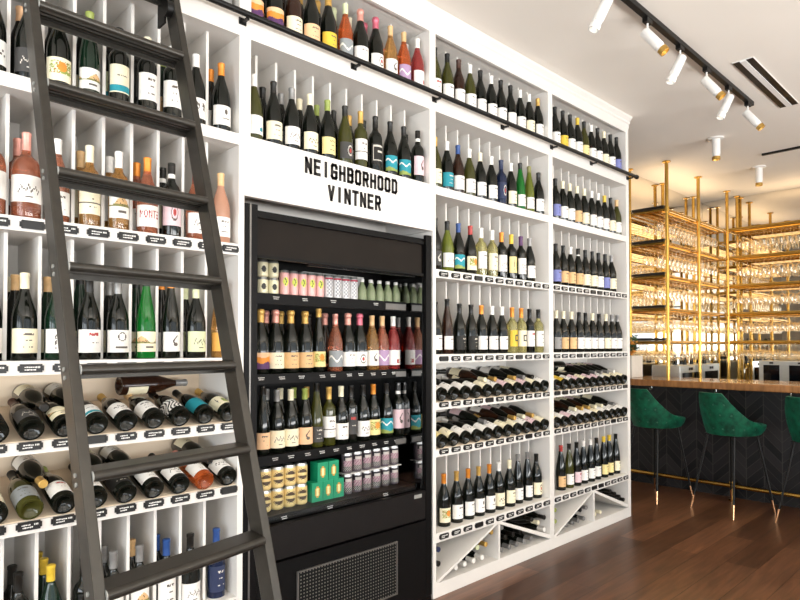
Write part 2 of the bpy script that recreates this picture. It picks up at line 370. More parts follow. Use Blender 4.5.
# storage bins at the foot of the two right bays
def bins(root,ox,xa,xm,xb):
    z0,z1=.08,Y_-.055
    MB().box(xm-.009-ox,xm+.009-ox,-.2,BACK-.2,z0,z1).obj('bin_divider',WHITE,root)
    t=.02
    MB().prism([(xa-ox,z0),(xa+t-ox,z0),(xm-.009-ox,z1-.006),(xm-.009-ox,z1),(xm-.009-t-ox,z1),(xa-ox,z0+.01)],'y',-.198,BACK-.2).obj('slanted_board',WHITE,root)
    MB().prism([(xb-ox,z0+.012),(xb-ox,z0+.03),(xm+.009+t-ox,z1),(xm+.009-ox,z1),(xm+.009-ox,z1-.012),(xb-t-ox,z0+.008)],'y',-.198,BACK-.2).obj('slanted_board',WHITE,root)
bins(b3,b3x,2.614,3.215,3.81); bins(b4,b4x,3.866,4.437,5.015)
for z0_,z1_ in ((X1+.087,W_z-.051),(X2+.087,X1-.056)): MB().box(-.27-.53325,1.339-.53325,BACK-.203,BACK-.2005,z0_,z1_).obj('back_sheet',WARMTINT,b1)  # added sheets, their tan paints warm light onto the white back
bins(b1,(-.30+1.3665)/2,-.27,.55,1.339)

# ------------------------------------------------------------------ bottles
SHAPES={ # radius, glass profile, label z0,z1, capsule z0
'B':(.041,[(0,.020),(.010,.018),(.023,.007),(.030,.0015),(.034,0),(.039,.0012),(.041,.005),(.041,.125),(.0405,.15),(.037,.175),(.030,.20),(.0225,.222),(.0165,.242),(.0140,.26),(.0136,.297),(.0152,.298),(.0152,.309),(.012,.310),(0,.310)],(.026,.112),.243),
'X':(.0375,[(0,.012),(.02,.008),(.031,0),(.0355,.002),(.0375,.008),(.0375,.185),(.036,.198),(.031,.211),(.022,.222),(.0165,.232),(.0142,.245),(.0138,.297),(.0152,.298),(.0152,.309),(.012,.310),(0,.310)],(.045,.155),.245),
'R':(.037,[(0,.010),(.02,.006),(.031,0),(.0355,.002),(.037,.008),(.037,.115),(.0365,.14),(.0335,.175),(.028,.21),(.0215,.245),(.0162,.275),(.0138,.30),(.0134,.322),(.0148,.323),(.0148,.333),(.012,.334),(0,.334)],(.028,.108),.262),
'C':(.044,[(0,.012),(.022,.008),(.036,0),(.0415,.002),(.044,.009),(.044,.125),(.0435,.15),(.040,.178),(.032,.205),(.0235,.232),(.0185,.25),(.0165,.27),(.0158,.300),(.018,.301),(.018,.312),(.014,.314),(0,.314)],(.026,.105),.225),
'Q':(.047,[(0,.012),(.024,.008),(.038,0),(.0445,.002),(.047,.01),(.047,.15),(.0465,.175),(.043,.198),(.034,.214),(.022,.224),(.0165,.232),(.0145,.245),(.0140,.297),(.0156,.298),(.0156,.309),(.012,.310),(0,.310)],(.055,.150),.245)}
_g={}
def glass_mesh(sh,gk):
    k=(sh,gk)
    if k not in _g: _g[k]=MB().lathe(SHAPES[sh][1],seg=22).mesh('bottle_glass',glassm(gk),smooth=True)
    return _g[k]
_c={}
def capsule_mesh(sh,col):
    k=(sh,col)
    if k in _c: return _c[k]
    z0=SHAPES[sh][3]; prof=[p for p in SHAPES[sh][1] if p[1]>z0+.004]
    r0=[p for p in SHAPES[sh][1] if p[1]>=z0][0][0]
    m=MB(); e=.0009
    if col=='blackwhite':
        zt=prof[-1][1]; m.lathe([(r0+e,z0),(.0152,z0+.001),(.0152,z0+.018)],seg=16,mi=1)
        m.lathe([(.0152,z0+.018),(.0152,zt),(0,zt+.001)],seg=16,mi=0); ms=[foil('black'),foil('white')]
    elif sh=='C':
        m.lathe([(r0+.0012,z0),(.0185,z0+.02),(.0176,z0+.055),(.0172,z0+.068),(.0195,z0+.071),(.0205,z0+.078),(.0200,z0+.086),(.0165,z0+.093),(0,z0+.095)],seg=16); ms=[foil(col)]
    else:
        zt=prof[-1][1]; m.lathe([(r0+e,z0),(.0150,z0+.012),(.0147,zt-.014),(.0160,zt-.012),(.0160,zt-.001),(.0135,zt+.0012),(0,zt+.0012)],seg=16); ms=[foil(col)]
    _c[k]=m.mesh('capsule',ms,smooth=True); return _c[k]
FONT={'M':["10001","11011","10101","10001","10001"],'O':["01110","10001","10001","10001","01110"],'N':["10001","11001","10101","10011","10001"],'T':["11111","00100","00100","00100","00100"],'E':["11111","10000","11110","10000","11111"]}
MOTIF={'black':[], 'sun':['orange','green','red'],'picture':['tan','olive','brown'],'greenband':['teal'],'redblock':['red'],'redtop':['red'],'greenleaf':['green'],'bands':['orange','purple'],'wave':['white','green'],
 'bluefish':['teal'],'monte':['red'],'ring':['red'],'amber':['amber'],'window':['charcoal']}
_l={}
def label_mesh(sh,col,mo,seed):
    seed%=5
    k=(sh,col,mo,seed)
    if k in _l: return _l[k]
    rnd=random.Random(str(k)); r=SHAPES[sh][0]+.0006; z0,z1=SHAPES[sh][2]
    inkc='#cfc9bd' if col in('black','charcoal','navy','teal') else '#5d554e'
    ink=mat('label_print_light' if inkc=='#cfc9bd' else 'label_print_dark',inkc,.6)
    if mo=='stripes': ink=INK
    extra=[paper(c) for c in MOTIF.get(mo,[])]; mats=[paper(col),ink]+extra
    NX,NZ=34,22; half=R(82)
    def cell(i,j):   # i across 0..NX-1 left to right, j up
        x=(i+.5)/NX; y=(j+.5)/NZ; q=2+0
        tx=abs(x-.5)
        if mo in('lines','lines2'):
            if tx<.16 and .74<y<.80: return 1 if rnd.random()<.75 else 0
            if tx<.10 and .52<y<.56: return 1 if rnd.random()<.6 else 0
            if tx<.14 and .24<y<.28: return 1 if rnd.random()<.5 else 0
            if mo=='lines2' and (.36<y<.40): return 1
        elif mo=='script':
            yy=.5+.14*math.sin(x*40+seed)*.6+.05*math.sin(x*67)
            if .24<x<.76 and abs(y-yy)<.038: return 1
            if tx<.09 and .2<y<.24: return 1
        elif mo=='crest':
            if (tx/.07)**2+((y-.68)/.14)**2<1: return 1
            if tx<.16 and .3<y<.35: return 1
        elif mo=='ring':
            d=(tx/.13)**2+((y-.5)/.3)**2
            if d<.18: return 2
            if .7<d<1.1: return 1
        elif mo=='figure':
            if abs(x-.5-.08*math.sin(y*9))<.03 and .25<y<.8: return 1
            if (tx/.08)**2+((y-.35)/.10)**2<1: return 1
        elif mo=='portraits':
            for c in(.38,.60):
                if ((x-c)/.07)**2+((y-.62)/.22)**2<1: return 1 if rnd.random()<.7 else 0
        elif mo=='sun':
            if ((x-.52)/.13)**2+((y-.62)/.22)**2<1: return 2
            if .3<y<.85 and tx<.34: return 3 if rnd.random()<.55 else (4 if rnd.random()<.2 else 0)
        elif mo=='picture':
            hh=.60+.16*math.sin(x*8+seed)
            if .40<y<hh: return (2 if y>.5 else 3) if rnd.random()<.9 else 4
            if tx<.14 and .2<y<.26: return 1
        elif mo=='greenband':
            if .05<y<.28: return 2
            if tx<.2 and .58<y<.62: return 1 if rnd.random()<.7 else 0
        elif mo=='redtop':
            if tx<.16 and .74<y<.88: return 2 if rnd.random()<.85 else 0
            if tx<.14 and .42<y<.47: return 1 if rnd.random()<.6 else 0
        elif mo=='redblock':
            if .5<x<.72 and .12<y<.42: return 2 if rnd.random()<.8 else 0
        elif mo=='greenleaf':
            if ((x-.6)/.11)**2+((y-.42)/.3)**2<1: return 2
            if .3<x<.36 and .2<y<.8: return 1 if rnd.random()<.5 else 0
        elif mo=='bands':
            if y<.38+.06*math.sin(x*12): return 3
            if y<.72+.05*math.sin(x*10): return 2
            return 0
        elif mo=='wave':
            if col=='teal':
                if y<.2+.06*math.sin(x*9): return 3
                if abs(y-.66-.1*math.sin(x*14))<.05: return 2
            elif abs(y-.5-.16*math.sin(x*12))<.06: return 2
        elif mo=='bluefish':
            if ((x-.62)/.1)**2+((y-.28)/.12)**2<1: return 2
        elif mo=='frame':
            if (tx<.42 and .12<y<.9) and not (tx<.38 and .18<y<.84): return 1
            if tx<.18 and .56<y<.62: return 1
        elif mo=='stripes':
            if math.sin(x*46+6*math.sin(y*5+seed))>.1: return 1
        elif mo=='window':
            if tx<.17 and .3<y<.72 and not(tx<.1 and .4<y<.64): return 2
        elif mo=='arch':
            if y>.52 and (tx/.14)**2+((y-.7)/.2)**2<1: return 1 if ((tx/.10)**2+((y-.7)/.15)**2>1) else 0
            if tx<.2 and .2<y<.26: return 1
        elif mo=='monte':
            lx=(x-.16)/.68*29; 
            if 0<=lx<29 and .42<y<.78:
                ch=int(lx//6); cx=int(lx%6); ry=int((.78-y)/.36*5)
                if cx<5 and ch<5 and FONT['MONTE'[ch]][min(4,ry)][cx]=='1': return 2
        return 0
    m=MB()
    for j in range(NZ+1):
        for i in range(NX+1):
            a=-math.pi/2-half+2*half*i/NX
            m.v.append((r*math.cos(a),r*math.sin(a),z0+(z1-z0)*j/NZ))
    for j in range(NZ):
        for i in range(NX):
            n=j*(NX+1)+i; m.f.append((n,n+1,n+NX+2,n+NX+1)); m.mi.append(min(cell(i,j),len(mats)-1))
    # merge runs would save faces; kept simple
    _l[k]=m.mesh('front_label',mats,smooth=True); return _l[k]
GWORD={'k':'dark','g':'dark green','o':'olive','o2':'olive green','n':'brown','G':'bright green','b':'dark blue','r':'rosé','r2':'ruby','a':'amber','a2':'orange','y':'pale yellow','c':'clear','s':'salmon'}
SW={'B':'','X':'','R':'slim ','C':'sparkling ','Q':'round '}
CW={'blackwhite':'black-and-white','-':'bare'}
seen={}
def describe(code,where):
    sh,gk,cap,lab,mo=code.split()
    s=SW[sh]+GWORD[gk]+' bottle, '+(CW.get(cap,cap)+' cap' if cap!='-' else 'open neck')+', '
    if lab!='-' and not where.startswith(('behind','rearmost','neck')): s+=lab+' label, '
    return s+where
def bottle(code,mtx,label,group,seed=0,with_label=True):
    sh,gk,cap,lab,mo=code.split()
    name={'C':'sparkling_wine_bottle','R':'flute_wine_bottle'}.get(sh,'wine_bottle')
    if gk in('r','r2','a','a2','s') : name='rose_wine_bottle'
    o=bpy.data.objects.new(name,glass_mesh(sh,gk)); COL.objects.link(o); o.matrix_world=mtx
    tag(o,label,'wine bottle',group)
    if cap!='-': inst('capsule',capsule_mesh(sh,cap),o)
    if lab!='-' and with_label: inst('front_label',label_mesh(sh,lab,mo,seed),o)
    return o
ROWS={
 'bay1_T':(2.94,0.055,[(0.956, 0, 'B k - peach band:black'), (1.06, 0, 'B a - tan lines'), (1.166, 0, 'B k - tan lines'), (1.28, 0, 'C k - grey lines')]),
 'bay1_U':(2.4,0.055,[(0.424, 0, 'B k black white script'), (0.53, 0, 'B k gold charcoal script'), (0.636, 0, 'B k black cream sun'), (0.742, 0, 'R g green white picture'), (0.85, 0, 'X k black cream greenband'), (0.956, 0, 'X k cream white lines'), (1.06, 0, 'X k white white lines'), (1.166, 0, 'B k white white portraits'), (1.28, 0, 'B k orange white crest'), (0.53, 1, 'B k peach - -'), (0.636, 1, 'B k black yellow lines'), (0.742, 1, 'R k black cream lines'), (0.85, 1, 'X k black lime greenband'), (0.956, 1, 'X k black - -'), (1.06, 1, 'B g green tan lines'), (1.166, 1, 'B k white - -'), (1.28, 1, 'B k orange white lines')]),
 'bay1_V':(1.91,0.055,[(0.424, 0, 'Q r rose white lines'), (0.53, 0, 'Q r rose white script'), (0.636, 0, 'B r white white lines'), (0.742, 0, 'X a cream cream lines2'), (0.85, 0, 'X a white white picture'), (0.956, 0, 'B r orange white monte'), (1.06, 0, 'X k blackwhite blush ring'), (1.166, 0, 'B r red white script'), (1.28, 0, 'B s tan white lines'), (0.53, 1, 'Q r rose white -'), (0.742, 1, 'X a tan cream lines'), (0.85, 1, 'X a white white lines'), (0.956, 1, 'B r orange white lines'), (1.06, 1, 'X k blackwhite cream -')]),
 'bay1_W':(1.41,0.055,[(0.424, 0, 'B k cream white redblock'), (0.53, 0, 'B k cream cream lines'), (0.636, 0, 'B g cream white greenleaf'), (0.742, 0, 'B k black white redtop'), (0.85, 0, 'B k grey white arch'), (0.956, 0, 'R G black cream picture'), (1.06, 0, 'R k orange white figure'), (1.166, 0, 'B k lime lime script'), (1.28, 0, 'R a orange amber lines'), (0.53, 1, 'B k tan - -'), (0.53, 2, 'B k cream - -'), (0.636, 1, 'B g tan cream lines'), (0.742, 1, 'R g black lime lines'), (0.85, 1, 'B k grey cream lines'), (0.956, 1, 'R g black cream picture'), (1.06, 1, 'R k orange white lines'), (1.166, 1, 'B k lime lime lines')]),
 'bay1_Y':(0.35,0.08,[(0.53, 0, 'X k black white ring'), (0.636, 0, 'B g yellow cream lines'), (0.742, 0, 'X k black white redtop'), (0.85, 0, 'X k grey white script'), (0.956, 0, 'X k grey white picture'), (1.06, 0, 'X k blue white lines'), (1.166, 0, 'B k black white script'), (1.28, 0, 'X b blue navy lines'), (0.53, 1, 'X k black white -'), (0.636, 1, 'B g yellow - -'), (0.636, 2, 'B g yellow - -'), (0.85, 1, 'X k grey cream lines'), (0.956, 1, 'X k tan cream -'), (1.06, 1, 'X k blue - -')]),
 'bay2_T':(2.94,0.055,[(1.44, 0, 'C k orange peach bands'), (1.547, 0, 'C k green peach bands'), (1.655, 0, 'C n black cream lines'), (1.762, 0, 'C k gold peach lines'), (1.87, 0, 'C k gold yellow lines'), (1.978, 0, 'B a2 lime slate wave'), (2.085, 0, 'C k rose white lines'), (2.192, 0, 'C k pink white ring'), (2.3, 0, 'B a tan white figure'), (2.407, 0, 'B a2 tan mauve wave'), (2.515, 0, 'B r2 white white redblock'), (1.547, 1, 'C g green peach -'), (1.655, 1, 'C n brown - -'), (1.762, 1, 'C k gold - -'), (1.87, 1, 'C k gold - -'), (1.978, 1, 'C c lime - -'), (2.085, 1, 'B a2 cream - -'), (2.192, 1, 'C k pink - -'), (2.515, 1, 'B a2 white - -')]),
 'bay2_U':(2.4,0.055,[(1.44, 0, 'B o white white bluefish'), (1.547, 0, 'B k black cream lines'), (1.655, 0, 'B k grey white script'), (1.762, 0, 'B k cream cream script'), (1.87, 0, 'B k green butter lines'), (1.978, 0, 'B o black charcoal ring'), (2.085, 0, 'X o gold white lines2'), (2.192, 0, 'X k black black frame'), (2.3, 0, 'B k black teal wave'), (2.407, 0, 'B k black teal wave'), (2.515, 0, 'X k blackwhite blush figure'), (1.547, 1, 'B k black - -'), (1.655, 1, 'B k grey white lines'), (1.762, 1, 'B k cream - -'), (1.87, 1, 'B k green - -'), (1.978, 1, 'B k black - -'), (2.085, 1, 'B k gold white lines'), (2.192, 1, 'B k black - -'), (2.515, 1, 'X k blackwhite - -')]),
 'bay3_T':(2.94,0.055,[(2.664, 0, 'B o black white redtop'), (2.774, 0, 'B o black white lines'), (2.883, 0, 'B n brown white lines'), (2.993, 0, 'B o white white lines'), (3.102, 0, 'B k black white lines'), (3.212, 0, 'B k white white lines'), (3.321, 0, 'B k black white lines'), (3.431, 0, 'B k black white -'), (3.54, 0, 'B k white white lines'), (3.65, 0, 'B k white cream lines'), (3.759, 0, 'B k gold white lines')]),
 'bay3_U':(2.4,0.055,[(2.664, 0, 'B o gold cream lines'), (2.774, 0, 'B k white teal lines'), (2.883, 0, 'B n blue white lines'), (2.993, 0, 'B o white white lines'), (3.102, 0, 'B k cream white lines'), (3.212, 0, 'B k white white lines'), (3.321, 0, 'X b navy navy ring'), (3.431, 0, 'B k white cream lines'), (3.54, 0, 'R G black white lines'), (3.65, 0, 'R o2 olive white lines'), (3.759, 0, 'B k black white lines')]),
 'bay3_V':(1.91,0.055,[(2.664, 0, 'B k black charcoal figure'), (2.774, 0, 'B o2 black white script'), (2.883, 0, 'B k blue teal wave'), (2.993, 0, 'B k red cream sun'), (3.102, 0, 'X y white white lines'), (3.212, 0, 'X y white cream lines'), (3.321, 0, 'X k orange white script'), (3.431, 0, 'X k yellow butter greenleaf'), (3.54, 0, 'X k purple white script'), (3.65, 0, 'B k grey white lines')]),
 'bay3_W':(1.41,0.055,[(2.664, 0, 'B k black white lines'), (2.774, 0, 'R n black white lines'), (2.883, 0, 'B k black black lines'), (2.993, 0, 'B k black black lines'), (3.102, 0, 'B k orange white lines'), (3.212, 0, 'B k white white lines'), (3.321, 0, 'B k white white lines'), (3.431, 0, 'X y orange yellow window'), (3.54, 0, 'X y orange cream window'), (3.65, 0, 'X k black white redtop'), (3.759, 0, 'X y black white lines')]),
 'bay3_Y':(0.37,0.08,[(2.774, 0, 'B k orange cream sun'), (2.883, 0, 'B k gold white lines'), (2.993, 0, 'B k orange white lines'), (3.102, 0, 'B k gold white crest'), (3.212, 0, 'B k orange white crest'), (3.321, 0, 'B k white cream script'), (3.431, 0, 'B k cream cream lines'), (3.54, 0, 'R k grey white lines'), (3.65, 0, 'R k grey white lines'), (3.759, 0, 'B k black cream ring')]),
 'bay4_T':(2.94,0.055,[(3.985, 0, 'B k black white lines'), (4.093, 0, 'B k black yellow lines'), (4.201, 0, 'B k black white lines'), (4.309, 0, 'B k yellow white lines'), (4.417, 0, 'B o black butter lines'), (4.525, 0, 'B k white white lines'), (4.633, 0, 'B k black white lines'), (4.741, 0, 'B k cream cream lines'), (4.849, 0, 'B k black white lines'), (4.957, 0, 'B k black periwinkle lines')]),
 'bay4_U':(2.4,0.055,[(3.985, 0, 'B k black periwinkle lines'), (4.093, 0, 'B k cream white lines'), (4.201, 0, 'B k cream white lines'), (4.309, 0, 'B k cream tan lines'), (4.417, 0, 'B k cream cream lines'), (4.525, 0, 'B k white white lines'), (4.633, 0, 'B k white white lines'), (4.741, 0, 'B k yellow white ring'), (4.849, 0, 'B k black cream lines'), (4.957, 0, 'B o tan white lines')]),
 'bay4_V':(1.91,0.055,[(3.985, 0, 'B k black periwinkle lines'), (4.093, 0, 'B k black tan lines'), (4.201, 0, 'B k white tan lines'), (4.309, 0, 'B k blackwhite tan lines'), (4.417, 0, 'B k black cream lines'), (4.525, 0, 'B k black cream lines'), (4.633, 0, 'B k black white lines'), (4.741, 0, 'B k black periwinkle lines'), (4.849, 0, 'B k grey cream lines')]),
 'bay4_W':(1.41,0.055,[(3.985, 0, 'B k cream grey lines'), (4.093, 0, 'B k cream tan lines'), (4.201, 0, 'B k cream tan lines'), (4.309, 0, 'B k black white lines'), (4.417, 0, 'B k black white lines'), (4.525, 0, 'B k cream white lines'), (4.633, 0, 'B k black white lines'), (4.741, 0, 'B k cream cream lines'), (4.849, 0, 'B k grey white lines'), (4.957, 0, 'B k grey white lines')]),
 'bay4_Y':(0.37,0.08,[(4.093, 0, 'R k red tan lines'), (4.201, 0, 'R o black white lines'), (4.309, 0, 'R k black blush redtop'), (4.417, 0, 'R k white white lines'), (4.525, 0, 'R k white white lines'), (4.633, 0, 'R k black white lines'), (4.741, 0, 'R k yellow butter lines'), (4.849, 0, 'R k yellow butter lines'), (4.957, 0, 'R k black cream lines')]),
 'cool_2':(1.322,0.205,[(1.576, 0, 'C k gold peach bands'), (1.661, 0, 'C k rose cream lines'), (1.75, 0, 'C k gold tan lines'), (1.836, 0, 'C k gold tan lines'), (1.925, 0, 'R k gold butter sun'), (2.032, 0, 'B r rose slate wave'), (2.122, 0, 'C k rose white lines'), (2.209, 0, 'C k pink white ring'), (2.298, 0, 'B a tan white figure'), (2.375, 0, 'B r tan mauve wave'), (2.463, 0, 'B r2 white white redblock'), (1.661, 1, 'C k rose - -'), (1.75, 1, 'C k gold - -'), (1.925, 1, 'C k black - -'), (2.032, 1, 'C k rose - -'), (2.463, 1, 'B r2 white mauve redblock')]),
 'cool_3':(0.93,0.205,[(1.587, 0, 'R k black peach lines'), (1.667, 0, 'B k grey cream script'), (1.75, 0, 'B k cream cream script'), (1.836, 0, 'B k green peach figure'), (1.912, 0, 'R o black charcoal lines'), (1.991, 0, 'X o gold white lines2'), (2.073, 0, 'B k cream white lines'), (2.151, 0, 'X k black charcoal redtop'), (2.231, 0, 'B k black white script'), (2.314, 0, 'B k orange butter sun'), (2.407, 0, 'B k black teal wave'), (2.504, 0, 'X k blackwhite blush figure'), (1.667, 1, 'B k grey - -'), (1.75, 1, 'B k cream - -'), (1.836, 1, 'B k green - -'), (1.912, 1, 'B k gold - -')]),
}
LAID={
 'bay1_X1':(1.14,[(0.44, 'B k black black -'), (0.547, 'B k brown charcoal script'), (0.653, 'B k black cream picture'), (0.76, 'B k black white greenband'), (0.867, 'B k gold white script'), (0.974, 'B k tan white lines'), (1.08, 'B k black white stripes'), (1.187, 'B k black teal -'), (1.294, 'B k gold cream greenleaf')]),
 'bay1_X2':(0.865,[(0.44, 'B k black cream lines'), (0.547, 'B o black slate lines'), (0.653, 'B k green white redtop'), (0.76, 'B k black white lines'), (0.867, 'B k black black lines'), (0.974, 'B k black white lines'), (1.08, 'B k black white script'), (1.187, 'B a2 rose white lines'), (1.294, 'B k black white script')]),
}
BAYN={'bay1':'left bay','bay2':'bay over cooler','bay3':'third bay','bay4':'bay by bar'}
SHN={'T':'top shelf','U':'second shelf','V':'third shelf','W':'fourth shelf','Y':'bottom shelf'}
def rowname(k):
    if k=='cool_2': return "cooler's upper bottle shelf"
    if k=='cool_3': return "cooler's lower bottle shelf"
    b_,s_=k.split('_'); return SHN[s_]+', '+BAYN[b_]
for k,(z,y,items) in ROWS.items():
    nf=0; idx={}
    for n,(x,bk,code) in enumerate(items):
        if bk==0: nf+=1; idx[x]=nf
    for n,(x,bk,code) in enumerate(items):
        g='bottles on the '+rowname(k)
        jit=random.Random(n*31+len(k)+int(z*100)); dx=jit.uniform(-.004,.004)
        if bk==0: lab=describe(code,ORD[idx[x]-1]+' from left, '+rowname(k))
        else:
            c=code.split(); lab=describe(code,('behind ' if bk==1 else 'rearmost behind ')+ORD[idx[x]-1]+' one, '+rowname(k))
        yy=y+bk*.093+jit.uniform(-.004,.004)
        bottle(code,Matrix.Translation((x+dx+(0 if bk<1 else -.004),yy,z+.0005))@Matrix.Rotation(jit.uniform(-.12,.12)+ (.06 if k[0]!='c' else -.12),4,'Z'),lab,g,seed=n,with_label=True)

# laid bottles
def lie(x,y,z,ang,fwd,roll=0,yaw=0):
    """base at (x,y,z) axis; fwd False: neck to the wall; True: neck to the room"""
    if not fwd: m=Matrix.Rotation(-(math.pi/2-ang),4,'X')
    else: m=Matrix.Rotation(math.pi,4,'Z')@Matrix.Rotation(-(math.pi/2+ang),4,'X')
    return Matrix.Translation((x,y,z))@Matrix.Rotation(yaw,4,'Z')@m@Matrix.Rotation(roll,4,'Z')
SA=math.atan(.095/.366)
LABS=['white','white','cream','white','cream','blush','white','cream']
def laid_row(key,z,items,upper,bayn,shelfn):
    g='laid bottles on the %s of %s'%(shelfn,bayn)
    for n,(x,code) in enumerate(items):
        c=code.split(); r=SHAPES[c[0]][0]
        jit=random.Random(n*17+int(z*1000)+len(bayn)*5)
        yb=-.006; zz=z-.0115+yb*math.tan(SA)+r/math.cos(SA)+.0005
        bottle(code,lie(x,yb,zz,SA,False,jit.uniform(-.25,.25)),describe(code,'lying, %s from left, %s, %s'%(ORD[n],shelfn,bayn)),g,seed=n)
    for n,(x,y,code,yaw) in enumerate(upper):
        c=code.split(); r=SHAPES[c[0]][0]
        # rests between the necks, base at the back panel
        yb=.372; zz=z-.0115+yb*math.tan(SA)+r/math.cos(SA)+.004+y
        jit=random.Random(n*11+int(z*1000)+len(bayn)*3)
        ang=-.05
        bottle(code,lie(x,yb,zz,.11,True,jit.uniform(-.2,.2)+.0,yaw),describe(code,'neck forward, %s in rear layer, %s, %s'%(ORD[n],shelfn,bayn)),g,seed=n)
rnd=random.Random(3)
for key,(z,items) in LAID.items():
    shn={'X1':'upper sloping shelf','X2':'lower sloping shelf'}[key[-2:]]
    ups=[]
    for x,code in items[2:]:
        if key=='bay1_X1' and .88<x<1.3: continue
        if rnd.random()<.5: ups.append((x-.052,0.0,rnd.choice(['B k gold white lines','B k black cream lines','B n tan cream script','B k grey white lines']),0))
    laid_row(key,z,items,ups,'left bay',shn)
CAPS=['black','black','white','cream','gold','black','grey']
for key,z,x0,p,bn in (('X1',X1,2.668,.1085,'third bay'),('X2',X2,2.668,.1085,'third bay'),('X1',X1,3.915,.1045,'bay by bar'),('X2',X2,3.915,.1045,'bay by bar')):
    shn={'X1':'upper sloping shelf','X2':'lower sloping shelf'}[key]
    items=[]; ups=[]
    for i in range(11):
        lab='butter' if (bn=='third bay' and key=='X2' and i==0) else ('yellow' if (bn=='bay by bar' and key=='X1' and i==1) else rnd.choice(LABS))
        items.append((x0+p*i,'B k %s %s %s'%(rnd.choice(CAPS),lab,rnd.choice(['lines','script','lines']))))
        if i>0 and not (bn=='third bay' and i<5) and not (bn=='bay by bar' and ((key=='X2' and i<4) or (key=='X1' and 0<i<6))) and rnd.random()<.8: ups.append((x0+p*(i-.5),0.0,'B %s %s %s lines'%(rnd.choice(['k','k','k','k','n']),rnd.choice(['black','white','gold','cream','grey']),rnd.choice(LABS)),0))
    laid_row(key,z,items,ups,bn,shn)
# single bottles lying across the top of the laid rows
def crosswise(x,y,z,yaw,code,label,pitch=0.0):
    m=Matrix.Translation((x,y,z))@Matrix.Rotation(yaw,4,'Z')@Matrix.Rotation(R(90)-pitch,4,'Y')@Matrix.Rotation(R(90),4,'Z')
    bottle(code,m,label,'bottles lying across the sloping shelves',seed=1)
crosswise(.93,.27,X1+.152,R(5),'B n grey cream lines','brown bottle lying crosswise on the laid row, upper sloping shelf, left bay')
crosswise(2.66,.27,X1+.152,R(-4),'B k black black lines','dark bottle lying crosswise on the laid row, upper sloping shelf of third bay')
crosswise(2.66,.27,X2+.152,R(-4),'B k black black lines','dark bottle lying crosswise on the laid row, lower sloping shelf of third bay')
crosswise(4.42,.27,X1+.152,R(178),'B k black cream lines','dark bottle lying crosswise, base to the right, on upper sloping shelf of bay by bar')
crosswise(3.93,.27,X2+.152,R(-4),'B k black black lines','dark bottle lying crosswise on the laid row, lower sloping shelf of bay by bar')

# bottles in the bins, necks to the room
def binrow(spec,where,g,z0,x0,lean,slope=None):
    for n,(x,z,code) in enumerate(spec):
        c=code.split(); r=SHAPES[c[0]][0]
        bottle(code,lie(x,  .327,z,0.0,True,random.Random(n).uniform(0,3)),describe(code,'%s from left, %s'%(ORD[n],where)).replace('bottle','bottle neck'),g,seed=n,with_label=False)
r=.041; d=.084
def pile(xs,z,code): return [(x,z,code) for x in xs]
zb=.08+r+.001
binrow(pile([2.81,2.81+d,2.81+2*d,2.81+3*d+.0],zb,'B k white - -')+[(3.10,zb+.073,'B k gold - -'),(3.016,zb+.073,'B o2 lime - -'),(3.158,zb+.139,'B k gold - -')],'lower right of first slanted bin','bottles in the slanted bin nearest the cooler',0,0,0)
binrow([(2.656,.300-.035,'B b navy - -'),(2.656,.182,'B k black - -')],'upper left of first slanted bin','bottles in the slanted bin nearest the cooler',0,0,0)
binrow(pile([3.267,3.267+d,3.267+2*d,3.267+3*d,3.267+4*d],zb,'B k grey - -')+pile([3.267+.042,3.267+.042+d,3.267+.042+2*d],zb+.073,'B k black - -')+[(3.267,zb+.146,'B k grey - -'),(3.267+d,zb+.146-.001,'B k black - -')][:1],'lower left of second slanted bin','bottles in the second slanted bin',0,0,0)
binrow([(3.766,.150,'B k white - -'),(3.768,.236,'B k black - -'),(3.690,.215,'B k cream - -'),(3.612,.252,'B k black - -')][:4],'upper right of second slanted bin','bottles in the second slanted bin',0,0,0)
binrow([(3.908,.262,'B g green - -'),(3.909,.180,'B g green - -')],'upper left of third slanted bin','bottles in the third slanted bin',0,0,0)
binrow(pile([4.062,4.062+d,4.062+2*d,4.062+3*d],zb,'B k grey - -')+[(4.062+3.45*d,zb+.076,'B k grey - -'),(4.062+2.4*d,zb+.074,'B k black - -')],'lower right of third slanted bin','bottles in the third slanted bin',0,0,0)
binrow([(4.487,zb,'B k cream - -'),(4.487+d,zb,'B k cream - -')],'lower left of last slanted bin','bottles in the last slanted bin',0,0,0)
binrow([(4.972,.153,'B k black - -'),(4.896,.190,'B k black - -'),(4.82,.227,'B k black - -'),(4.74,.262,'B k black - -')],'upper right of last slanted bin','bottles in the last slanted bin',0,0,0)

# ------------------------------------------------------------------ ladder rail and ladder
rl=empty('ladder_rail',(2.4,0,2.915)); tag(rl,'long black tubular rail running along the white shelves for the ladder','rail')
MB().tube((-2.7,-.055,0),(2.70,-.055,0),.0135,seg=16).obj('rail_tube',BLACKM,rl,smooth=True)
MB().lathe([(0,-.01),(.017,-.01),(.019,0),(.017,.014),(0,.015)],seg=16).obj('end_cap',BLACKM,rl,smooth=True).matrix_local=Matrix.Translation((2.70,-.055,0))@Matrix.Rotation(R(90),4,'Y')
for x in (-1.08,1.352,1.99,2.60,3.26,3.85,4.42,5.04):
    MB().box(-.018,.018,-.006,0,-.026,.004).box(-.008,.008,-.05,-.004,-.020,-.011).obj('rail_bracket',BLACKM,rl,loc=(x-2.4,0,0),bevel=.0015)
lad=empty('library_ladder',(.735,-1.18,0)); tag(lad,'tall dark bronze library ladder leaning on the rail at the left','ladder')
KL=.38; LX0,LX1=.480,.984
def ly(z,x=None):
    k=KL if x is None else (.402 if x<0 else .352)
    return -.075-k*(2.915-z)+1.18
dn=Vector((0,KL,1)).normalized(); pn=Vector((0,-1,KL)).normalized()
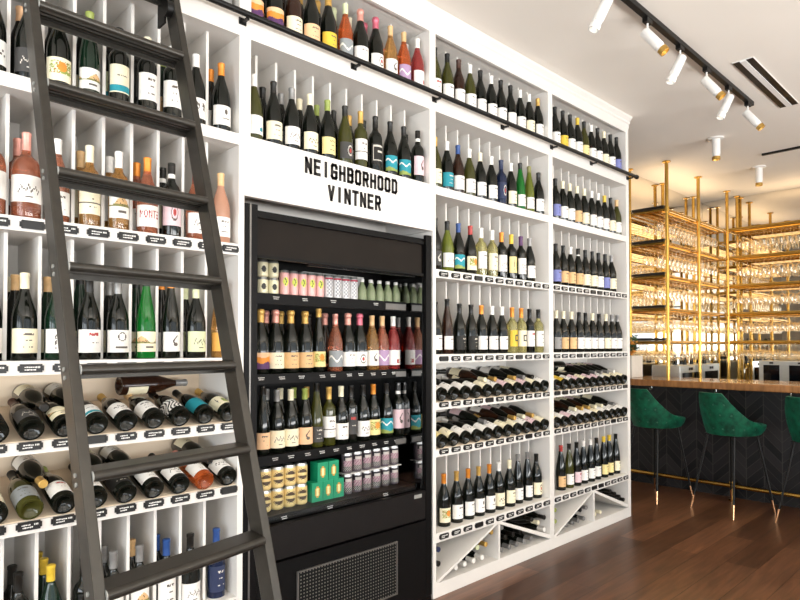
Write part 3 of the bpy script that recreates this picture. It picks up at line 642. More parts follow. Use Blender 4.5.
for x in (LX0-.735,LX1-.735):
    def rail_prof(hx,hd):
        a=Vector((0,ly(.02,x),.02)); b_=Vector((0,ly(3.02,x),3.02)); m=MB(); P=[]
        for q in (a,b_):
            for sx,sd in ((-1,1),(1,1),(1,-1),(-1,-1)): P.append(tuple(q+Vector((x+sx*hx,0,0))+pn*sd*hd))
        m.quadbox(P); return m
    ra=rail_prof(.0135,.038).obj('side_rail',LADDERM,lad,bevel=.004)
    for zt in (2.555,2.268,1.977,1.692,1.414,1.156,.897,.632,.360):
        for dz in (-.012,-.034):
            q=Vector((x,ly(zt+dz,x),zt+dz)); m=MB()
            s_=-1 if x<0 else 1
            m.tube(q+Vector((s_*.0130,0,0)),q+Vector((s_*.0175,0,0)),.006,seg=8); m.obj('bolt',CHROME if False else LADDEND,ra)
for zt in (2.83,2.555,2.268,1.977,1.692,1.414,1.156,.897,.632,.360):
    y=ly(zt); x0=LX0-.735+.0135; x1=LX1-.735-.0135
    prof=[]
    for a in range(0,181,20): # rounded nose
        t=R(90+a); prof.append((y-.042+.0135*math.cos(t),zt-.0135+.0135*math.sin(t)))
    prof+=[(y-.030,zt-.027),(y-.030,zt-.016),(y-.018,zt-.016),(y-.018,zt-.026),(y-.004,zt-.026),(y-.004,zt-.016),(y+.010,zt-.016),(y+.010,zt-.026),(y+.024,zt-.026),(y+.024,zt-.040),(y+.034,zt-.040),(y+.034,zt)]
    tm=MB().prism(prof,'x',x0,x1); dl=ly(zt,-1)-y; dr=ly(zt,1)-y
    tm.v=[(v[0],v[1]+(dl if v[0]<0 else dr),v[2]) for v in tm.v]
    tr=tm.obj('tread',LADDERM,lad)
    MB().tube((x0-.002,y+dl-.042,zt-.0135),(x0+.0005,y+dl-.042,zt-.0135),.0138,seg=14).obj('end_plug',LADDEND,tr)
for x in (LX0-.735,LX1-.735):
    hx=x-.026
    h=MB().box(hx-.004,hx+.004,ly(2.86)-.02,ly(2.86)+.045,2.71,2.90).path([(hx,ly(2.86)+.01,2.90),(hx,1.18-.075,2.955),(hx,1.18-.045,2.962),(hx,1.18-.022,2.95)],.007).obj('hook_plate',BLACKM,lad)
    MB().tube((hx-.010,1.18-.055,2.9455),(hx+.010,1.18-.055,2.9455),.016,seg=18).obj('roller_wheel',BLACKM,h,smooth=True)
    MB().tube((hx-.012,ly(2.76)-.005,2.755),(hx+.012,ly(2.76)-.005,2.755),.030,seg=20).obj('roller_wheel',BLACKM,h,smooth=True)
    MB().box(x-.02,x+.02,ly(0,x)-.035,ly(0,x)+.03,0.001,.03).obj('rubber_foot',BLACKM,lad,bevel=.004)

# ------------------------------------------------------------------ drinks cooler
CX0,CX1=1.372,2.583; cx=(CX0+CX1)/2
co=empty('drinks_cooler',(cx,.18,0)); tag(co,'tall black open-front drinks cooler full of bottles and cans','cooler')
def cb(n,x0,x1,y0,y1,z0,z1,m=COOLB,p=co,**kw): return MB().box(x0-cx,x1-cx,y0-.18,y1-.18,z0,z1).obj(n,m,p,**kw)
YF=.005; IX0,IX1=1.438,2.528
cb('side_wall',CX0,IX0,YF+.02,.39,.03,2.08); cb('side_wall',IX1+.002,CX1,YF+.02,.39,.03,2.08)
cb('front_post',CX0+.002,CX0+.024,YF,YF+.019,.03,2.10,COOLB); cb('front_post',CX0+.024,CX0+.032,YF-.003,YF+.019,.03,2.10,GREYM); cb('front_post',CX0+.033,IX0-.001,YF-.001,YF+.019,.03,2.10,COOLB)
cb('front_post',IX1+.008,CX1-.002,YF-.001,YF+.019,.03,2.10,COOLB)
cb('mirrored_liner',IX1-.004,IX1+.0015,YF+.02,.375,.64,1.86,POLISH)
cb('mirrored_liner',IX0-.0015,IX0+.004,YF+.02,.375,.64,1.86,POLISH)
cb('back_sheet',IX0+.004,IX1-.004,.375,.39,.05,2.06,COOLIN)
cb('top_cap',IX0,IX1,YF+.02,.375,2.062,2.08)
MB().prism([(YF-.18+.022,1.875),(YF-.18+.022,2.06),(YF-.18+.048,2.06),(YF-.18+.075,1.868)],'x',IX0-cx+.004,IX1-cx-.005).obj('canopy_panel',CANOPY,co)
cb('canopy_trim',IX0+.004,IX1-.005,YF+.005,YF+.022,2.045,2.062); cb('canopy_trim',IX0+.004,IX1-.005,YF+.005,YF+.022,1.862,1.875)
cb('louvre_strip',IX0+.3,IX1-.05,YF+.03,YF+.05,1.853,1.861,COOLB)
sm=[TAGM,CHALK]
def cooler_shelf(z,y0,t=.022,lip=.045,name='shelf',ytags=None):
    s_=cb(name,IX0+.006,IX1-.022,y0,.37,z-t,z,COOLIN)
    cb('price_strip',IX0+.006,IX1-.022,y0-.012,y0,z-lip,z+.002,COOLB,s_)
    rnd=random.Random(int(z*100))
    for i,x in enumerate(ytags):
        m=MB()
        for line in (0,1):
            xx=-.018+.004*line
            while xx<.014:
                wd=.002+rnd.random()*.003; m.box(xx,xx+wd,-.0008,0,-.002-line*.009,.0018-line*.009); xx+=wd+.0022
        m.obj('shelf_writing',CHALK,s_,loc=(x-cx,y0-.012-.18,z-.014))
    return s_
cooler_shelf(1.713,.15,lip=.05,ytags=[1.62,1.79,1.97,2.27])
cooler_shelf(1.322,.15,ytags=[1.54,1.655,1.77,1.90,1.97,2.08,2.16,2.25,2.33,2.41])
cooler_shelf(.93,.15,ytags=[1.62,1.71,1.81,1.90,1.99,2.08,2.17,2.26,2.35,2.43])
cooler_shelf(.664,.07,t=.03,lip=.03,name='deck',ytags=[1.62,1.89,2.27])
for z in (1.69,1.31,.93):
    for x0 in (2.27,2.375): pass
cb('label_holder',2.34,2.50,.133,.1365,1.668,1.703,GREYM); cb('label_holder',2.42,2.50,.133,.1365,1.282,1.312,GREYM); cb('label_holder',2.42,2.50,.133,.1365,.892,.922,GREYM)
cb('acrylic_guard',IX0+.008,IX1-.024,.048,.052,.645,.745,PLEXI)
cb('lower_panel',IX0,IX1+.004,.006,.045,.475,.632,mat('cooler_lower_panel','#141110',.5,noise=.08,spec=.2)); cb('kick_panel',IX0,IX1+.004,.002,.03,.03,.463,COOLB)
cb('brand_badge',2.44,2.50,.004,.006,.600,.620,LADDEND)
cb('vent_grille',1.66,2.29,-.006,.002,.12,.392,GRILLE)
m=MB()
for a,b_,c_,d_ in ((1.65,2.30,.392,.398),(1.65,2.30,.112,.118),(1.65,1.658,.118,.392),(2.292,2.30,.118,.392)): m.box(a-cx,b_-cx,-.008-.18,.0015-.18,c_,d_)
m.obj('grille_frame',GREYM,co)
cb('base_plinth',CX0+.01,CX1-.01,.0,.38,0,.03)

# cans and small packs
def can_mesh(r,h,body,emb,embkind,top='#b9b9b6'):
    m=MB(); m.lathe([(r*.8,0),(r*.95,.004),(r,.010),(r,h-.012)],seg=20,mi=0); m.lathe([(r,h-.012),(r*.88,h-.002),(r*.88,h),(r*.8,h-.003),(0,h-.003)],seg=20,mi=1)
    me=m.mesh('can_body',[mat('can_'+body,COLS.get(body,body),.35,metal=.15,noise=.03),mat('can_lid_silver',top,.3,metal=.9)],smooth=True)
    r2=r+.0005; lm=MB(); NX,NZ=18,20; half=R(60)
    for j in range(NZ+1):
        for i in range(NX+1):
            a=-math.pi/2-half+2*half*i/NX-R(12); lm.v.append((r2*math.cos(a),r2*math.sin(a),.014+(h-.03)*j/NZ))
    for j in range(NZ):
        for i in range(NX):
            x=(i+.5)/NX-.5; y=(j+.5)/NZ-.5; c=0
            if embkind=='oval':
                q=(x/.40)**2+(y/.42)**2
                if q<1: c=1
                if q<1 and abs(y)<.10: c=0
                if .7<q<.85: c=0
            elif embkind=='disc':
                if (x/.26)**2+((y-.08)/.22)**2<1: c=1
                if abs(x-.05*math.sin(y*20))<.05 and abs(y-.08)<.16: c=2
            elif embkind=='bars':
                if y>.38: c=1
                elif (i//3+j//2)%2 and abs(x)<.3: c=2
            elif embkind=='berry':
                if y>.18: c=3 if abs(x)<.35 and y<.42 else 2
                elif y>-.22: c=1 if (i*7+j*3)%5<3 else 3
                else: c=2 if (i+j)%3 else 3
            elif embkind=='bell':
                if (x/.2)**2+((y+.05)/.3)**2<1: c=1
            n=j*(NX+1)+i; lm.f.append((n,n+1,n+NX+2,n+NX+1)); lm.mi.append(c)
    le=lm.mesh('can_print',[mat('can_'+body,COLS.get(body,body),.35)]+[mat('print_'+q.strip('#'),q,.45) for q in emb],smooth=True)
    return me,le
def cans(name,me,le,pts,label,group,cat='can',fmt=None):
    for n,(x,y,z,where) in enumerate(pts):
        o=inst(name,me,None,loc=(x,y,z+.0005)); inst('can_print',le,o); tag(o,label+', '+where,cat,group); 
cm,cl=can_mesh(.0335,.103,'#e3c889',['#4b3a2a'],'oval')
xs=[1.571,1.641,1.711,1.781]
cans('beer_can',cm,cl,[(x,.16,.664,ORD[i]+' from left in bottom layer on cooler deck') for i,x in enumerate(xs)]+[(x,.16,.7675,ORD[i]+' from left in top layer on cooler deck') for i,x in enumerate(xs)],'cream can with dark oval','cream cans on the cooler deck')
def carton_mesh():
    m=MB().box(-.033,.033,-.033,.033,0,.0975,0)
    for j in range(8):
        for i in range(6):
            x=(i-2.5)/3; y=(j-3.5)/4
            if (x/.75)**2+(y/.8)**2<1: m.box(-.022+i*.0073,-.022+(i+1)*.0073,-.0337,-.033,.011+j*.0095,.011+(j+1)*.0095,1 if (x/.5)**2+(y/.6)**2<1 else 2)
    return m.mesh('green_carton',[mat('carton_green','#0f8a62',.45),mat('print_butter','#ecdfa0',.5),mat('print_gold','#c9973f',.5)])
gm=carton_mesh()
for n,(x,z,wh) in enumerate([(1.862,.664,'left one of bottom row'),(1.931,.664,'middle one of bottom row'),(2.000,.664,'right one of bottom row'),(1.896,.762,'left one of top row'),(1.966,.762,'right one of top row')]):
    o=inst('drink_carton',gm,None,loc=(x,.16,z+.0005)); tag(o,'small green drinks carton with cream bell picture, '+wh+' on cooler deck','carton','green cartons on the cooler deck')
bm_,bl_=can_mesh(.0295,.107,'#5e555c',['#7c3a5e','#17151a','#b9b2ab'],'berry')
xs=[2.079+.0686*i for i in range(6)]
cans('berry_can',bm_,bl_,[(x,.16,.664,ORD[i]+' from left in bottom layer on cooler deck') for i,x in enumerate(xs)]+[(x,.16,.7765,ORD[i]+' from left in top layer on cooler deck') for i,x in enumerate(xs)],'small purple and white can','purple cans on the cooler deck')
tag(MB().box(2.045,2.455,.125,.195,.7722,.7765).obj('divider_tray',CARTON),'thin white tray between the two layers of purple cans','tray')
pm,pl=can_mesh(.026,.128,'#e9b3ad',['#d9e05a','#1c3324'],'disc')
cans('pink_can',pm,pl,[(1.708+.0545*i,.205,1.713,ORD[i]+' from left, on the top cooler shelf') for i in range(5)],'slim pink can with yellow disc','pink cans on the top cooler shelf')
wm,wl=can_mesh(.0265,.128,'#d9d7d6',['#a8233c','#8b8b8f'],'bars')
cans('seltzer_can',wm,wl,[(1.985+.0575*i,.205,1.713,ORD[i]+' from left, on the top cooler shelf') for i in range(4)],'slim white can with red top band','white cans on the top cooler shelf')
jm,jl=can_mesh(.0285,.084,'#e9e2bf',['#1d1c18'],'bell',top='#8a8780')
cans('squat_can',jm,jl,[(1.581,.205,1.713,'left one of bottom layer on the top cooler shelf'),(1.642,.205,1.713,'right one of bottom layer on the top cooler shelf'),(1.581,.205,1.7985,'left one of top layer on the top cooler shelf'),(1.642,.205,1.7985,'right one of top layer on the top cooler shelf')],'squat cream can with black bell','squat cream cans on the top cooler shelf')
SODA=mat('soda_bottle_glass','#b9c79a',.06,noise=.05,trans=.55)
so=MB().lathe([(0,.004),(.024,0),(.0275,.004),(.0275,.05),(.024,.068),(.014,.094),(.0105,.106),(.0105,.118),(0,.118)],seg=18).mesh('soda_bottle',SODA,smooth=True)
sc_=MB().lathe([(.0125,.106),(.0135,.120),(.011,.124),(0,.124)],seg=14).mesh('crown_cap',foil('white'),smooth=True)
for i in range(7):
    o=inst('soda_bottle',so,None,loc=((2.223+.0655*i if i<5 else 2.345+.13*(i-5)),.205 if i<5 else .265,1.7135)); inst('crown_cap',sc_,o)
    tag(o,'small pale green soda bottle, %s from left, on the top cooler shelf'%ORD[i],'soda bottle','soda bottles on the top cooler shelf')
for i,(x0,x1) in enumerate(((1.88,2.0),(2.005,2.10),(2.11,2.30))):
    o=MB().box(-(x1-x0)/2,(x1-x0)/2,-.04,.04,0,.145).obj('shelf_carton',CARTON,loc=((x0+x1)/2,.32,1.7135),bevel=.002)
    tag(o,['white carton at the back of top cooler shelf, behind the pink cans','grey-white carton at the back of top cooler shelf, behind white cans','printed white carton at the back of top cooler shelf, behind soda bottles'][i],'carton')

# ------------------------------------------------------------------ ceiling fittings
def spot(x,y,z0,aim,name,label,group,lens,tracked=True,r=.030,L=.16,power=0):
    root=empty(name,(x,y,z0)); tag(root,label,'spotlight',group)
    if tracked:
        MB().box(-.035,.035,-.016,.016,-.028,0).obj('track_adapter',BLACKM,root,bevel=.003)
        MB().tube((0,0,-.028),(0,0,-.095),.006,seg=10).obj('stem',LAMPW,root,smooth=True)
    aimv=Vector(aim).normalized(); piv=Vector((0,0,-.095 if tracked else -.02)); 
    q=aimv.to_track_quat('Z','Y').to_matrix().to_4x4()
    body=MB().lathe([(0,-.03),(r*.92,-.03),(r,-.026),(r,L-.05),(r*.86,L-.05),(r*.86,L-.03),(0,L-.03)],seg=20).obj('lamp_body',LAMPW,root,smooth=True); MQ=Matrix.Translation(piv)@q; body.matrix_local=MQ
    trim=MB().lathe([(r*.86,L-.032),(r*1.0,L-.03),(r*1.0,L),(r*.8,L),(r*.62,L-.02),(r*.5,L-.028)],seg=20).obj('lamp_trim',GTRIM if lens=='gold' else LAMPW,root,smooth=True); trim.matrix_local=MQ.copy()
    ln=MB().lathe([(0,L-.022),(r*.5,L-.022),(r*.62,L-.0215)],seg=16).obj('lens',LAMPON if lens=='gold' else LAMPPALE,trim)
    if power:
        l=bpy.data.lights.new('spot_beam','SPOT'); l.energy=power; l.color=(1,.86,.66); l.spot_size=R(70); l.spot_blend=.8; l.shadow_soft_size=.012
        o=bpy.data.objects.new('spot_beam',l); COL.objects.link(o); o.parent=root
        o.matrix_local=Matrix.Translation(piv+aimv*(L+.014))@aimv.to_track_quat('-Z','Y').to_matrix().to_4x4()
    return root
tr=MB().box(2.2,5.47,-.868,-.832,CZ-.034,CZ-.001).obj('lighting_track',BLACKM,bevel=.003); tag(tr,'long black ceiling track holding white spotlights','track')
A1=(-.33,.28,-.90); A2=(.15,-.58,-.80)
names=['beyond-frame']
G='white spotlights on the black ceiling track'
spot(3.05,-.85,CZ-.034,A1,'track_spotlight','white track spotlight farthest left, cut off by the top edge',G,'pale',L=.17,power=14)
spot(3.55,-.85,CZ-.034,A2,'track_spotlight','white track spotlight with lit gold rim, first from left of its kind',G,'gold',power=12)
spot(4.03,-.85,CZ-.034,A1,'track_spotlight','white track spotlight pointing at the shelves, between two gold-rimmed ones',G,'pale',power=14)
spot(4.49,-.85,CZ-.034,A2,'track_spotlight','white track spotlight with lit gold rim, middle one of its kind',G,'gold',power=12)
spot(4.93,-.85,CZ-.034,A1,'track_spotlight','white track spotlight pointing down left, last before the track end',G,'pale',power=14)
spot(5.37,-.85,CZ-.034,A2,'track_spotlight','white track spotlight with lit gold rim at the right track end',G,'gold',power=12)
for x,y,lb in ((6.178,-.336,'white ceiling downlight with lit gold rim, nearer the track'),(7.53,-.32,'white ceiling downlight with lit gold rim, farther over the bar')):
    rt=spot(x,y,CZ,(0,0,-1),'ceiling_downlight',lb,'downlights over the bar','gold',tracked=False,r=.036,L=.19,power=30)
    MB().lathe([(0,-.001),(.07,-.001),(.07,-.010),(.05,-.014),(0,-.014)],seg=24).obj('ceiling_plate',LAMPW,rt,smooth=True)
vt=empty('air_vent',(5.19,-1.045,CZ)); tag(vt,'long black double-slot air vent in the ceiling','vent')
MB().box(-.585,.575,-.068,.066,-.006,-.001).obj('vent_frame',LAMPW,vt)
for y in (-.042,.042): MB().box(-.58,.57,y-.022,y+.022,-.0075,-.006).obj('vent_slot',BLACKM,vt)
MB().box(-.58,.57,-.019,.019,-.012,-.006).obj('vent_blade',LAMPW,vt)
tag(MB().box(7.02,7.045,-3.2,-.49,CZ-.022,CZ-.001).obj('slim_ceiling_track',BLACKM),'thin black track on the ceiling above the bar','track')

# ------------------------------------------------------------------ the bar
bar=empty('bar_counter',(6.45,-1.4,0)); tag(bar,'long bar counter with copper-toned top and black chevron tiles','bar counter')
bx_=6.45
MB().box(6.40-bx_,6.75-bx_,-3.2,2.10,.0,1.045).obj('tiled_front',TILE,bar)
MB().box(6.13-bx_,6.85-bx_,-3.2,2.14,1.046,1.113).obj('counter_top',COUNTER,bar,bevel=.012)
for y in (.32,-.30,-.92,-1.55):
    h=empty('coat_hook',(6.22-bx_,y+1.4,1.046)); h.parent=bar
    MB().path([(0,0,0),(0,0,-.03),(-.02,0,-.045),(-.04,0,-.038),(-.048,0,-.015)],.0045).obj('double_hook',CHROME,h,smooth=True)
fr_=empty('foot_rail',(6.25,-1.4,0)); tag(fr_,'brass foot rail running along the foot of the bar','foot rail')
MB().tube((0,-2.0,.138),(0,2.08,.138),.019,seg=14).obj('rail_tube',BRASS,fr_,smooth=True)
for y in (.9,-.42,-1.8):
    MB().tube((0,y+1.4,.138),(.149,y+1.4,.138),.010,seg=10).obj('rail_arm',BRASS,fr_,smooth=True)
    s_=MB().lathe([(0,-.026)]+[(.026*math.cos(R(a)),.026*math.sin(R(a))) for a in range(-80,81,16)]+[(0,.026)],seg=14).obj('brass_ball',BRASS,fr_,smooth=True); s_.location=(0,y+1.4,.168)
    MB().lathe([(0,0),(.03,0),(.03,.008),(.014,.012),(.011,.12)],seg=14).obj('rail_post',BRASS,fr_,smooth=True,loc=(0,y+1.4,.0005))

# stools
def make_stool():
    root=empty('bar_stool',(0,0,0))
    N=44; M=9
    m=MB()
    # shell: runs round the seat; height falls from back to the front
    def outline(t,grow=0.0):   # t=0 back, +-pi front ; local +x is the front
        a=t; rx=.232+grow; ry=.232+grow
        x=-math.cos(a)*rx; y=math.sin(a)*ry
        x*=1.02 if x<0 else 1.40
        return x,y
    def top(t):
        u=abs(t)/math.pi
        s=max(0,1-max(0,u-.19)/.50)
        s=s**2.0
        return .762+.288*s
    for side in (0,1):       # 0 outer, 1 inner
        for k in range(M+1):
            for i in range(N):
                t=-math.pi+2*math.pi*i/N; h=top(t); f=k/M
                z=(.680+(h-.680)*f) if side==0 else (.735+(h-.735)*f)
                flare=.035*f*(h-.762)/.288
                x,y=outline(t,-.030 if side else 0)
                sh=-.035*(1-f)**2 if side==0 else 0
                sc=1+ (sh/.232)
                tip=.010*math.sin(f*math.pi)
                m.v.append((x*sc-flare*1.2+(-.02*f if x<0 else 0),y*sc*(1-.10*f*(h-.762)/.288)+tip*0,z))
    K=(M+1)*N
    for side in (0,1):
        for k in range(M):
            for i in range(N):
                j=(i+1)%N; a=side*K+k*N; m.f.append((a+i,a+j,a+N+j,a+N+i)); m.mi.append(0)
    for i in range(N):
        j=(i+1)%N; m.f.append((M*N+i,M*N+j,K+M*N+j,K+M*N+i)); m.mi.append(0)
    m.f.append(tuple(range(N))); m.mi.append(0)
    m.f.append(tuple(range(K,K+N))); m.mi.append(0)
    sh=m.obj('upholstered_shell',VELVET,root,smooth=True)
    mod=sh.modifiers.new('soften','BEVEL'); mod.width=.012; mod.segments=3; mod.limit_method='ANGLE'; mod.angle_limit=R(50)
    # seat cushion
    c=MB(); rings=[(0,.772),(.12,.772),(.18,.769),(.196,.762),(.199,.752),(.199,.737)]
    for r_,z in rings:
        for i in range(N):
            t=-math.pi+2*math.pi*i/N; x,y=outline(t); c.v.append((x/.232*r_*1.0,y/.232*r_,z))
    for k in range(len(rings)-1):
        for i in range(N):
            j=(i+1)%N; c.f.append((k*N+i,k*N+j,(k+1)*N+j,(k+1)*N+i)); c.mi.append(0)
    c.obj('seat_cushion',VELVET,root,smooth=True)
    # tufting buttons on the back
    for zz,ts in ((.86,(-1.2,-.8,-.4,0,.4,.8,1.2)),(.95,(-.6,-.2,.2,.6)),(.74,(-1.6,-1.2,-.8,-.4,0,.4,.8,1.2,1.6))):
        for t in ts:
            f=(zz-.680)/(top(t)-.680); h=top(t); x,y=outline(t); fl=.035*f*(h-.762)/.288; sc=1-.035*(1-f)**2/.232
            px=x*sc-fl*1.2+(-.02*f if x<0 else 0); py=y*sc*(1-.10*f*(h-.762)/.288); nx,ny=-math.cos(t),math.sin(t)
            MB().tube((px-nx*.004,py-ny*.004,zz),(px+nx*.003,py+ny*.003,zz),.009,.006,seg=10).obj('tuft_button',mat('button_green','#064a34',.6),sh,smooth=True)
    for (tx,ty),(bx,by) in (((.15,.13),(.255,.215)),((.15,-.13),(.255,-.215)),((-.13,.13),(-.255,.215)),((-.13,-.13),(-.255,-.215))):
        a=Vector((tx,ty,.683)); b_=Vector((bx,by,.0015)); q=a.lerp(b_,.83)
        lg=MB().tube(a,q,.0105,.0085,seg=12).obj('leg',BLACKM,root,smooth=True)
        MB().tube(q,b_,.0092,.0072,seg=12).obj('leg_tip',TIP,lg,smooth=True)
    MB().box(-.16,.16,-.15,.15,.673,.681).obj('under_plate',BLACKM,root)
    return root
def tree(o,parent=None):
    c=o.copy(); COL.objects.link(c); c.parent=parent
    if parent: c.matrix_parent_inverse=o.matrix_parent_inverse.copy()
    for ch in list(o.children): tree(ch,c)
    return c
st0=make_stool()
for i,(x,y,a,lb) in enumerate(((5.90,.15,-15,'green velvet bar stool, left one, partly behind the white shelving end'),(5.88,-.54,-21,'green velvet bar stool, whole and middle one of the three'),(5.89,-1.21,-21,'green velvet bar stool, cut off by the right picture edge'))):
    o=st0 if i==0 else tree(st0)
    o.location=(x,y,0); o.rotation_euler=(0,0,R(a)); tag(o,lb,'bar stool','green velvet bar stools')

# planter with kumquat plant on the counter
pl_=MB().box(-.13,.13,-.09,.09,0,.235,0).obj('plant_box',PLANTER,bevel=.006,loc=(6.42,.655,1.1135))
tag(pl_,'square white planter box on the bar counter beside the shelves','planter')
plant=empty('potted_plant',(6.42,.65,1.349)); tag(plant,'leafy plant with orange fruit growing from the white planter','plant')
rnd=random.Random(5)
lm=MB(); tips=[]
for i in range(17):
    a=rnd.uniform(0,2*math.pi); l=rnd.uniform(.08,.17); hgt=rnd.uniform(.05,.20)
    tips.append((math.cos(a)*l*.62-.02,math.sin(a)*l*.5-.02,hgt)); lm.path([(0,0,-.02),(tips[-1][0]*.4,tips[-1][1]*.4,hgt*.6),tips[-1]],.003,seg=5)
lm.obj('stems',mat('stem_brown','#4a3a22',.7),plant)
lf=MB()
for (x,y,z) in tips:
    for k in range(9):
        c=Vector((x,y,z))*rnd.uniform(.55,1.05)+Vector((rnd.uniform(-.03,.015),rnd.uniform(-.03,.03),rnd.uniform(-.02,.03)))
        d=Vector((rnd.uniform(-1,1),rnd.uniform(-1,1),rnd.uniform(-.4,.8))).normalized(); s_=d.orthogonal().normalized(); L=rnd.uniform(.03,.055); n=len(lf.v)
        up=d.cross(s_)*.006
        lf.v+= [tuple(c),tuple(c+d*L*.5+s_*L*.24+up),tuple(c+d*L),tuple(c+d*L*.5-s_*L*.24+up),tuple(c+d*L*.5-up*.6)]
        lf.f+=[(n,n+1,n+4),(n+1,n+2,n+4),(n+2,n+3,n+4),(n+3,n,n+4)]; lf.mi+=[0]*4
lf.obj('leaves',LEAF,plant)
for i in range(16):
    x,y,z=tips[i%17]; r_=.019
    MB().lathe([(0,-r_)]+[(r_*math.cos(R(a)),r_*math.sin(R(a))) for a in range(-70,71,28)]+[(0,r_)],seg=10).obj('fruit',FRUIT,plant,smooth=True,loc=(x*rnd.uniform(.6,.95),y*rnd.uniform(.6,.95),max(.02,z*rnd.uniform(.5,.9))))

# ------------------------------------------------------------------ brass glass rack
LV=[2.92,2.56,2.20,1.845,1.49]
rack=empty('glass_rack',(7.5,.3,1.113)); tag(rack,'tall brass pipe rack of wine glasses standing over the bar','glass rack')
def rb(n,mb,m=BRASS,p=rack,**k):
    mb.v=[(v[0]-7.5,v[1]-.3,v[2]-1.113) for v in mb.v]; return mb.obj(n,m,p,**k)
def post(x,y,z0,z1,r=.019):
    p=rb('post',MB().tube((x,y,z0),(x,y,z1),r,seg=12),smooth=True)
    rb('flange',MB().tube((x,y,z1-.012),(x,y,z1-.001),.042,seg=16),p=p,smooth=True)
    return p
XS=[6.575,7.46,8.42]; YA,YB=.30,.715
for x in XS:
    for y in (YA,YB): post(x,y,1.1132 if x<6.8 else .9302,CZ)
YR=[-1.0,-1.95,-2.9]
for y in YR:
    post(8.42,y,1.2755 if y>-1.1 else .9302,CZ); post(8.80,y,.9302,CZ)
post(8.80,YA,.9302,CZ)
for z in LV:
    # pipes
    for y in (YA,YB): rb('cross_pipe',MB().tube((XS[0],y,z),(XS[2],y,z),.013,seg=10),smooth=True)
    for x in XS: rb('cross_pipe',MB().tube((x,YA,z),(x,YB,z),.013,seg=10),smooth=True)
    for x in (8.42,8.80): rb('cross_pipe',MB().tube((x,YA,z),(x,-2.9,z),.013,seg=10),smooth=True)
    for y in [YA]+YR: rb('cross_pipe',MB().tube((8.42,y,z),(8.80,y,z),.013,seg=10),smooth=True)
    for (x,y) in [(x,y) for x in XS for y in (YA,YB)]+[(8.42,y) for y in YR]:
        rb('pipe_joint',MB().tube((x,y,z-.028),(x,y,z+.028),.0255,seg=12),smooth=True)
    # shelf plates
    a=rb('shelf_plate',MB().box(XS[0]+.03,XS[2]-.03,YA+.02,YB-.02,z+.014,z+.022),BRASSD)
    b_=rb('shelf_plate',MB().box(8.44,8.785,-2.84,YA-.02,z+.014,z+.022),BRASSD)
    rb('shelf_edge',MB().box(XS[0]-.012,XS[0]+.05,YA+.03,YB-.03,z+.023,z+.050),SLATE)
    rb('shelf_edge',MB().box(8.405,8.425,-2.84,YA-.03,z+.013,z+.030),BRASSD)
    # stemware channels and led strips
    for y in (.37,.45,.53,.61): rb('hanger_channel',MB().box(XS[0]+.04,XS[2]-.04,y-.004,y+.004,z-.012,z+.013),p=a)
    for x in (8.50,8.58,8.66,8.74): rb('hanger_channel',MB().box(x-.004,x+.004,-2.8,YA-.04,z-.012,z+.013),p=b_)
    rb('led_strip',MB().box(XS[0]+.06,XS[2]-.05,YA+.021,YA+.033,z-.001,z+.013),LED,p=a)
    rb('led_strip',MB().box(8.445,8.457,-2.8,YA-.05,z-.001,z+.013),LED,p=b_)
    l=area('rack_glow_long',(7.5,.5,z-.01),(0,0,0),1.6,.3,3.5,(1,.66,.30)); l=area('rack_glow_back',(8.6,-1.0,z-.01),(0,0,0),.25,2.4,3.5,(1,.66,.30))
area('rack_ceiling_fill_long',(7.5,.5,2.99),(R(180),0,0),1.7,.2,7,(1,.72,.42)); area('rack_ceiling_fill_back',(8.6,-1.2,2.99),(R(180),0,0),.2,2.6,8,(1,.72,.42))  # added lights without a fitting, they warm the ceiling above the rack
# stemware
gp=[(.034,0),(.034,-.002),(.004,-.008),(.0035,-.075),(.006,-.082),(.026,-.098),(.036,-.120),(.037,-.145),(.031,-.190),(.030,-.190),(.036,-.145)]
gmesh=MB().lathe(gp,seg=14).mesh('wine_glass',STEMG,smooth=True)
LN=['top','second','third','fourth','lowest']
for li,z in enumerate(LV):
    for r_,y in enumerate((.41,.57)):
        for i in range(16):
            x=6.66+.109*i
            o=inst('wine_glass',gmesh,None,loc=(x,y,z-.013)); o['label']='wine glass hanging upside down, %s from left, %s row, long side, %s level'%(ORD[i],('front','rear')[r_],LN[li]); o['category']='wine glass'; o['group']='wine glasses on the long side, %s level, %s row'%(LN[li],('front','rear')[r_])
    for r_,x in enumerate((8.54,8.70)):
        for i in range(13):
            y=.20-.095*i
            o=inst('wine_glass',gmesh,None,loc=(x,y,z-.013)); o['label']='wine glass hanging upside down, %s from corner, %s row, back bar side, %s level'%(ORD[i],('front','rear')[r_],LN[li]); o['category']='wine glass'; o['group']='wine glasses over the back bar, %s level, %s row'%(LN[li],('front','rear')[r_])

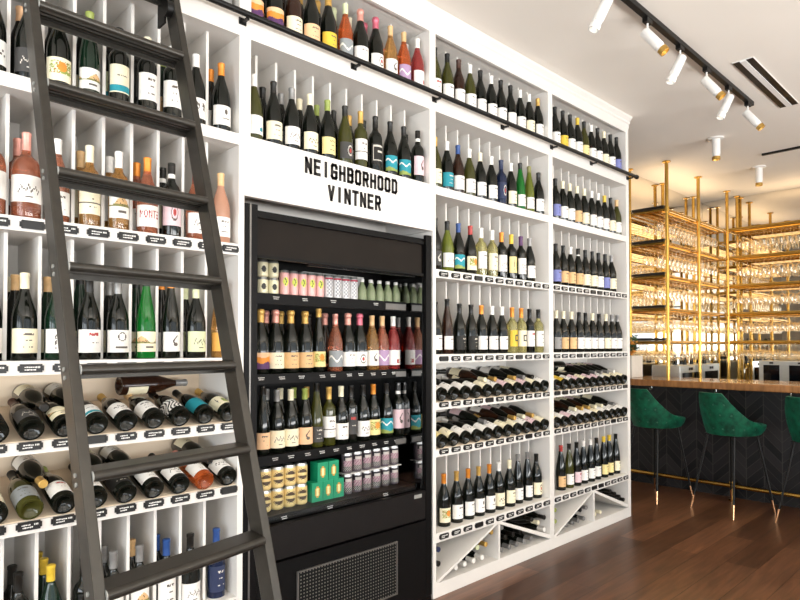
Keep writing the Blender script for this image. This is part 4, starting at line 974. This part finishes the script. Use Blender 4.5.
# ------------------------------------------------------------------ back bar
bb=empty('back_bar',(7.9,0,0)); tag(bb,'back bar cabinets with pale stone top behind the counter','back bar')
MB().box(6.95-7.9,8.84-7.9,.12,.755,0,.90).box(8.25-7.9,8.84-7.9,-3.2,.12,0,.90).obj('cabinet_body',mat('dark_cabinet','#2a2622',.5),bb)
MB().box(6.93-7.9,8.85-7.9,.10,.757,.90,.93).box(8.23-7.9,8.85-7.9,-3.2,.10,.90,.93).obj('stone_top',BACKSTONE,bb)
def dispenser(name,axis,a0,a1,p0,p1,z0,z1,label,wins):
    root=empty(name,(0,0,0)); tag(root,label,'wine dispenser')
    if axis=='x': cxx,cyy=(a0+a1)/2,(p0+p1)/2
    else: cxx,cyy=(p0+p1)/2,(a0+a1)/2
    root.location=(cxx,cyy,z0)
    def bq(x0,x1,y0,y1,za,zb): return MB().box(x0-cxx,x1-cxx,y0-cyy,y1-cyy,za-z0,zb-z0)
    if axis=='x': bq(a0,a1,p0,p1,z0,z1).obj('casing',STEEL,root,bevel=.006)
    else: bq(p0,p1,a0,a1,z0,z1).obj('casing',STEEL,root,bevel=.006)
    for (u0,u1) in wins:
        if axis=='x': f=bq(u0,u1,p0-.008,p0-.001,z0+.03,z1-.085).obj('glass_door',DGLASS,root,bevel=.002); kx=(u0+u1)/2; bq(kx-.05,kx-.015,p0-.010,p0-.001,z1-.06,z1-.03).obj('control_button',BLACKM,root); bq(kx+.015,kx+.05,p0-.010,p0-.001,z1-.06,z1-.03).obj('control_button',BLACKM,root)
        else: bq(p0-.008,p0-.001,u0,u1,z0+.03,z1-.05).obj('glass_door',DGLASS,root,bevel=.002); ky=(u0+u1)/2; bq(p0-.010,p0-.001,ky-.02,ky+.02,z1-.035,z1-.015).obj('control_button',BLACKM,root)
    return root
dispenser('wine_dispenser','x',6.99,8.22,.34,.66,.9305,1.235,'pale steel wine dispenser cabinet with dark glass doors, left of the corner',[(7.05,7.52),(7.72,8.14)])
dispenser('wine_dispenser','y',-.9,-.08,8.30,8.60,.9305,1.275,'pale steel wine dispenser cabinet with dark glass door at the right',[(-.30,-.13),(-.62,-.40),(-.87,-.68)])
tp=empty('beer_tap',(8.33,.06,.9305)); tag(tp,'brass column tap standing between the two steel dispensers','tap')
MB().lathe([(0,0),(.045,0),(.045,.012),(.025,.02),(.025,.26),(.032,.27),(.032,.31),(0,.315)],seg=16).obj('tap_column',BRASS,tp,smooth=True)
MB().tube((-.02,0,.25),(-.09,0,.235),.010,seg=8).tube((-.09,0,.235),(-.095,0,.19),.008,seg=8).obj('tap_spout',CHROME,tp,smooth=True)
MB().tube((-.03,0,.30),(-.04,0,.40),.010,.014,seg=8).obj('tap_handle',BLACKM,tp,smooth=True)
sb=MB().lathe([(0,0),(.022,0),(.022,.06),(.009,.085),(.009,.105),(0,.106)],seg=12).mesh('small_bottle',glassm('k'),smooth=True)
for i,(x,y) in enumerate(((7.06,.42),(7.16,.47),(7.3,.41),(7.42,.5),(7.55,.43),(7.82,.45),(7.93,.42),(8.05,.47))):
    o=inst('bitters_bottle',sb,None,loc=(x,y,1.2355)); inst('stopper',MB().lathe([(.0095,.100),(.0095,.122),(0,.123)],seg=10).mesh('stopper',foil('black')),o)
    tag(o,'small dark bitters bottle on the left steel dispenser, %s from left'%ORD[i],'bitters bottle','bitters bottles on the dispenser')
wb=MB().box(-.2,.2,-.14,.14,0,.14).obj('wooden_crate',mat('pale_wood','#b39a7c',.6,noise=.1),loc=(6.98+.2-.05,.22-.0,.9305),bevel=.003)
tag(wb,'pale wooden box on the back bar behind the brass post','box')
wb.location=(7.16,.24,.9305); wb.scale=(.9,.7,1)
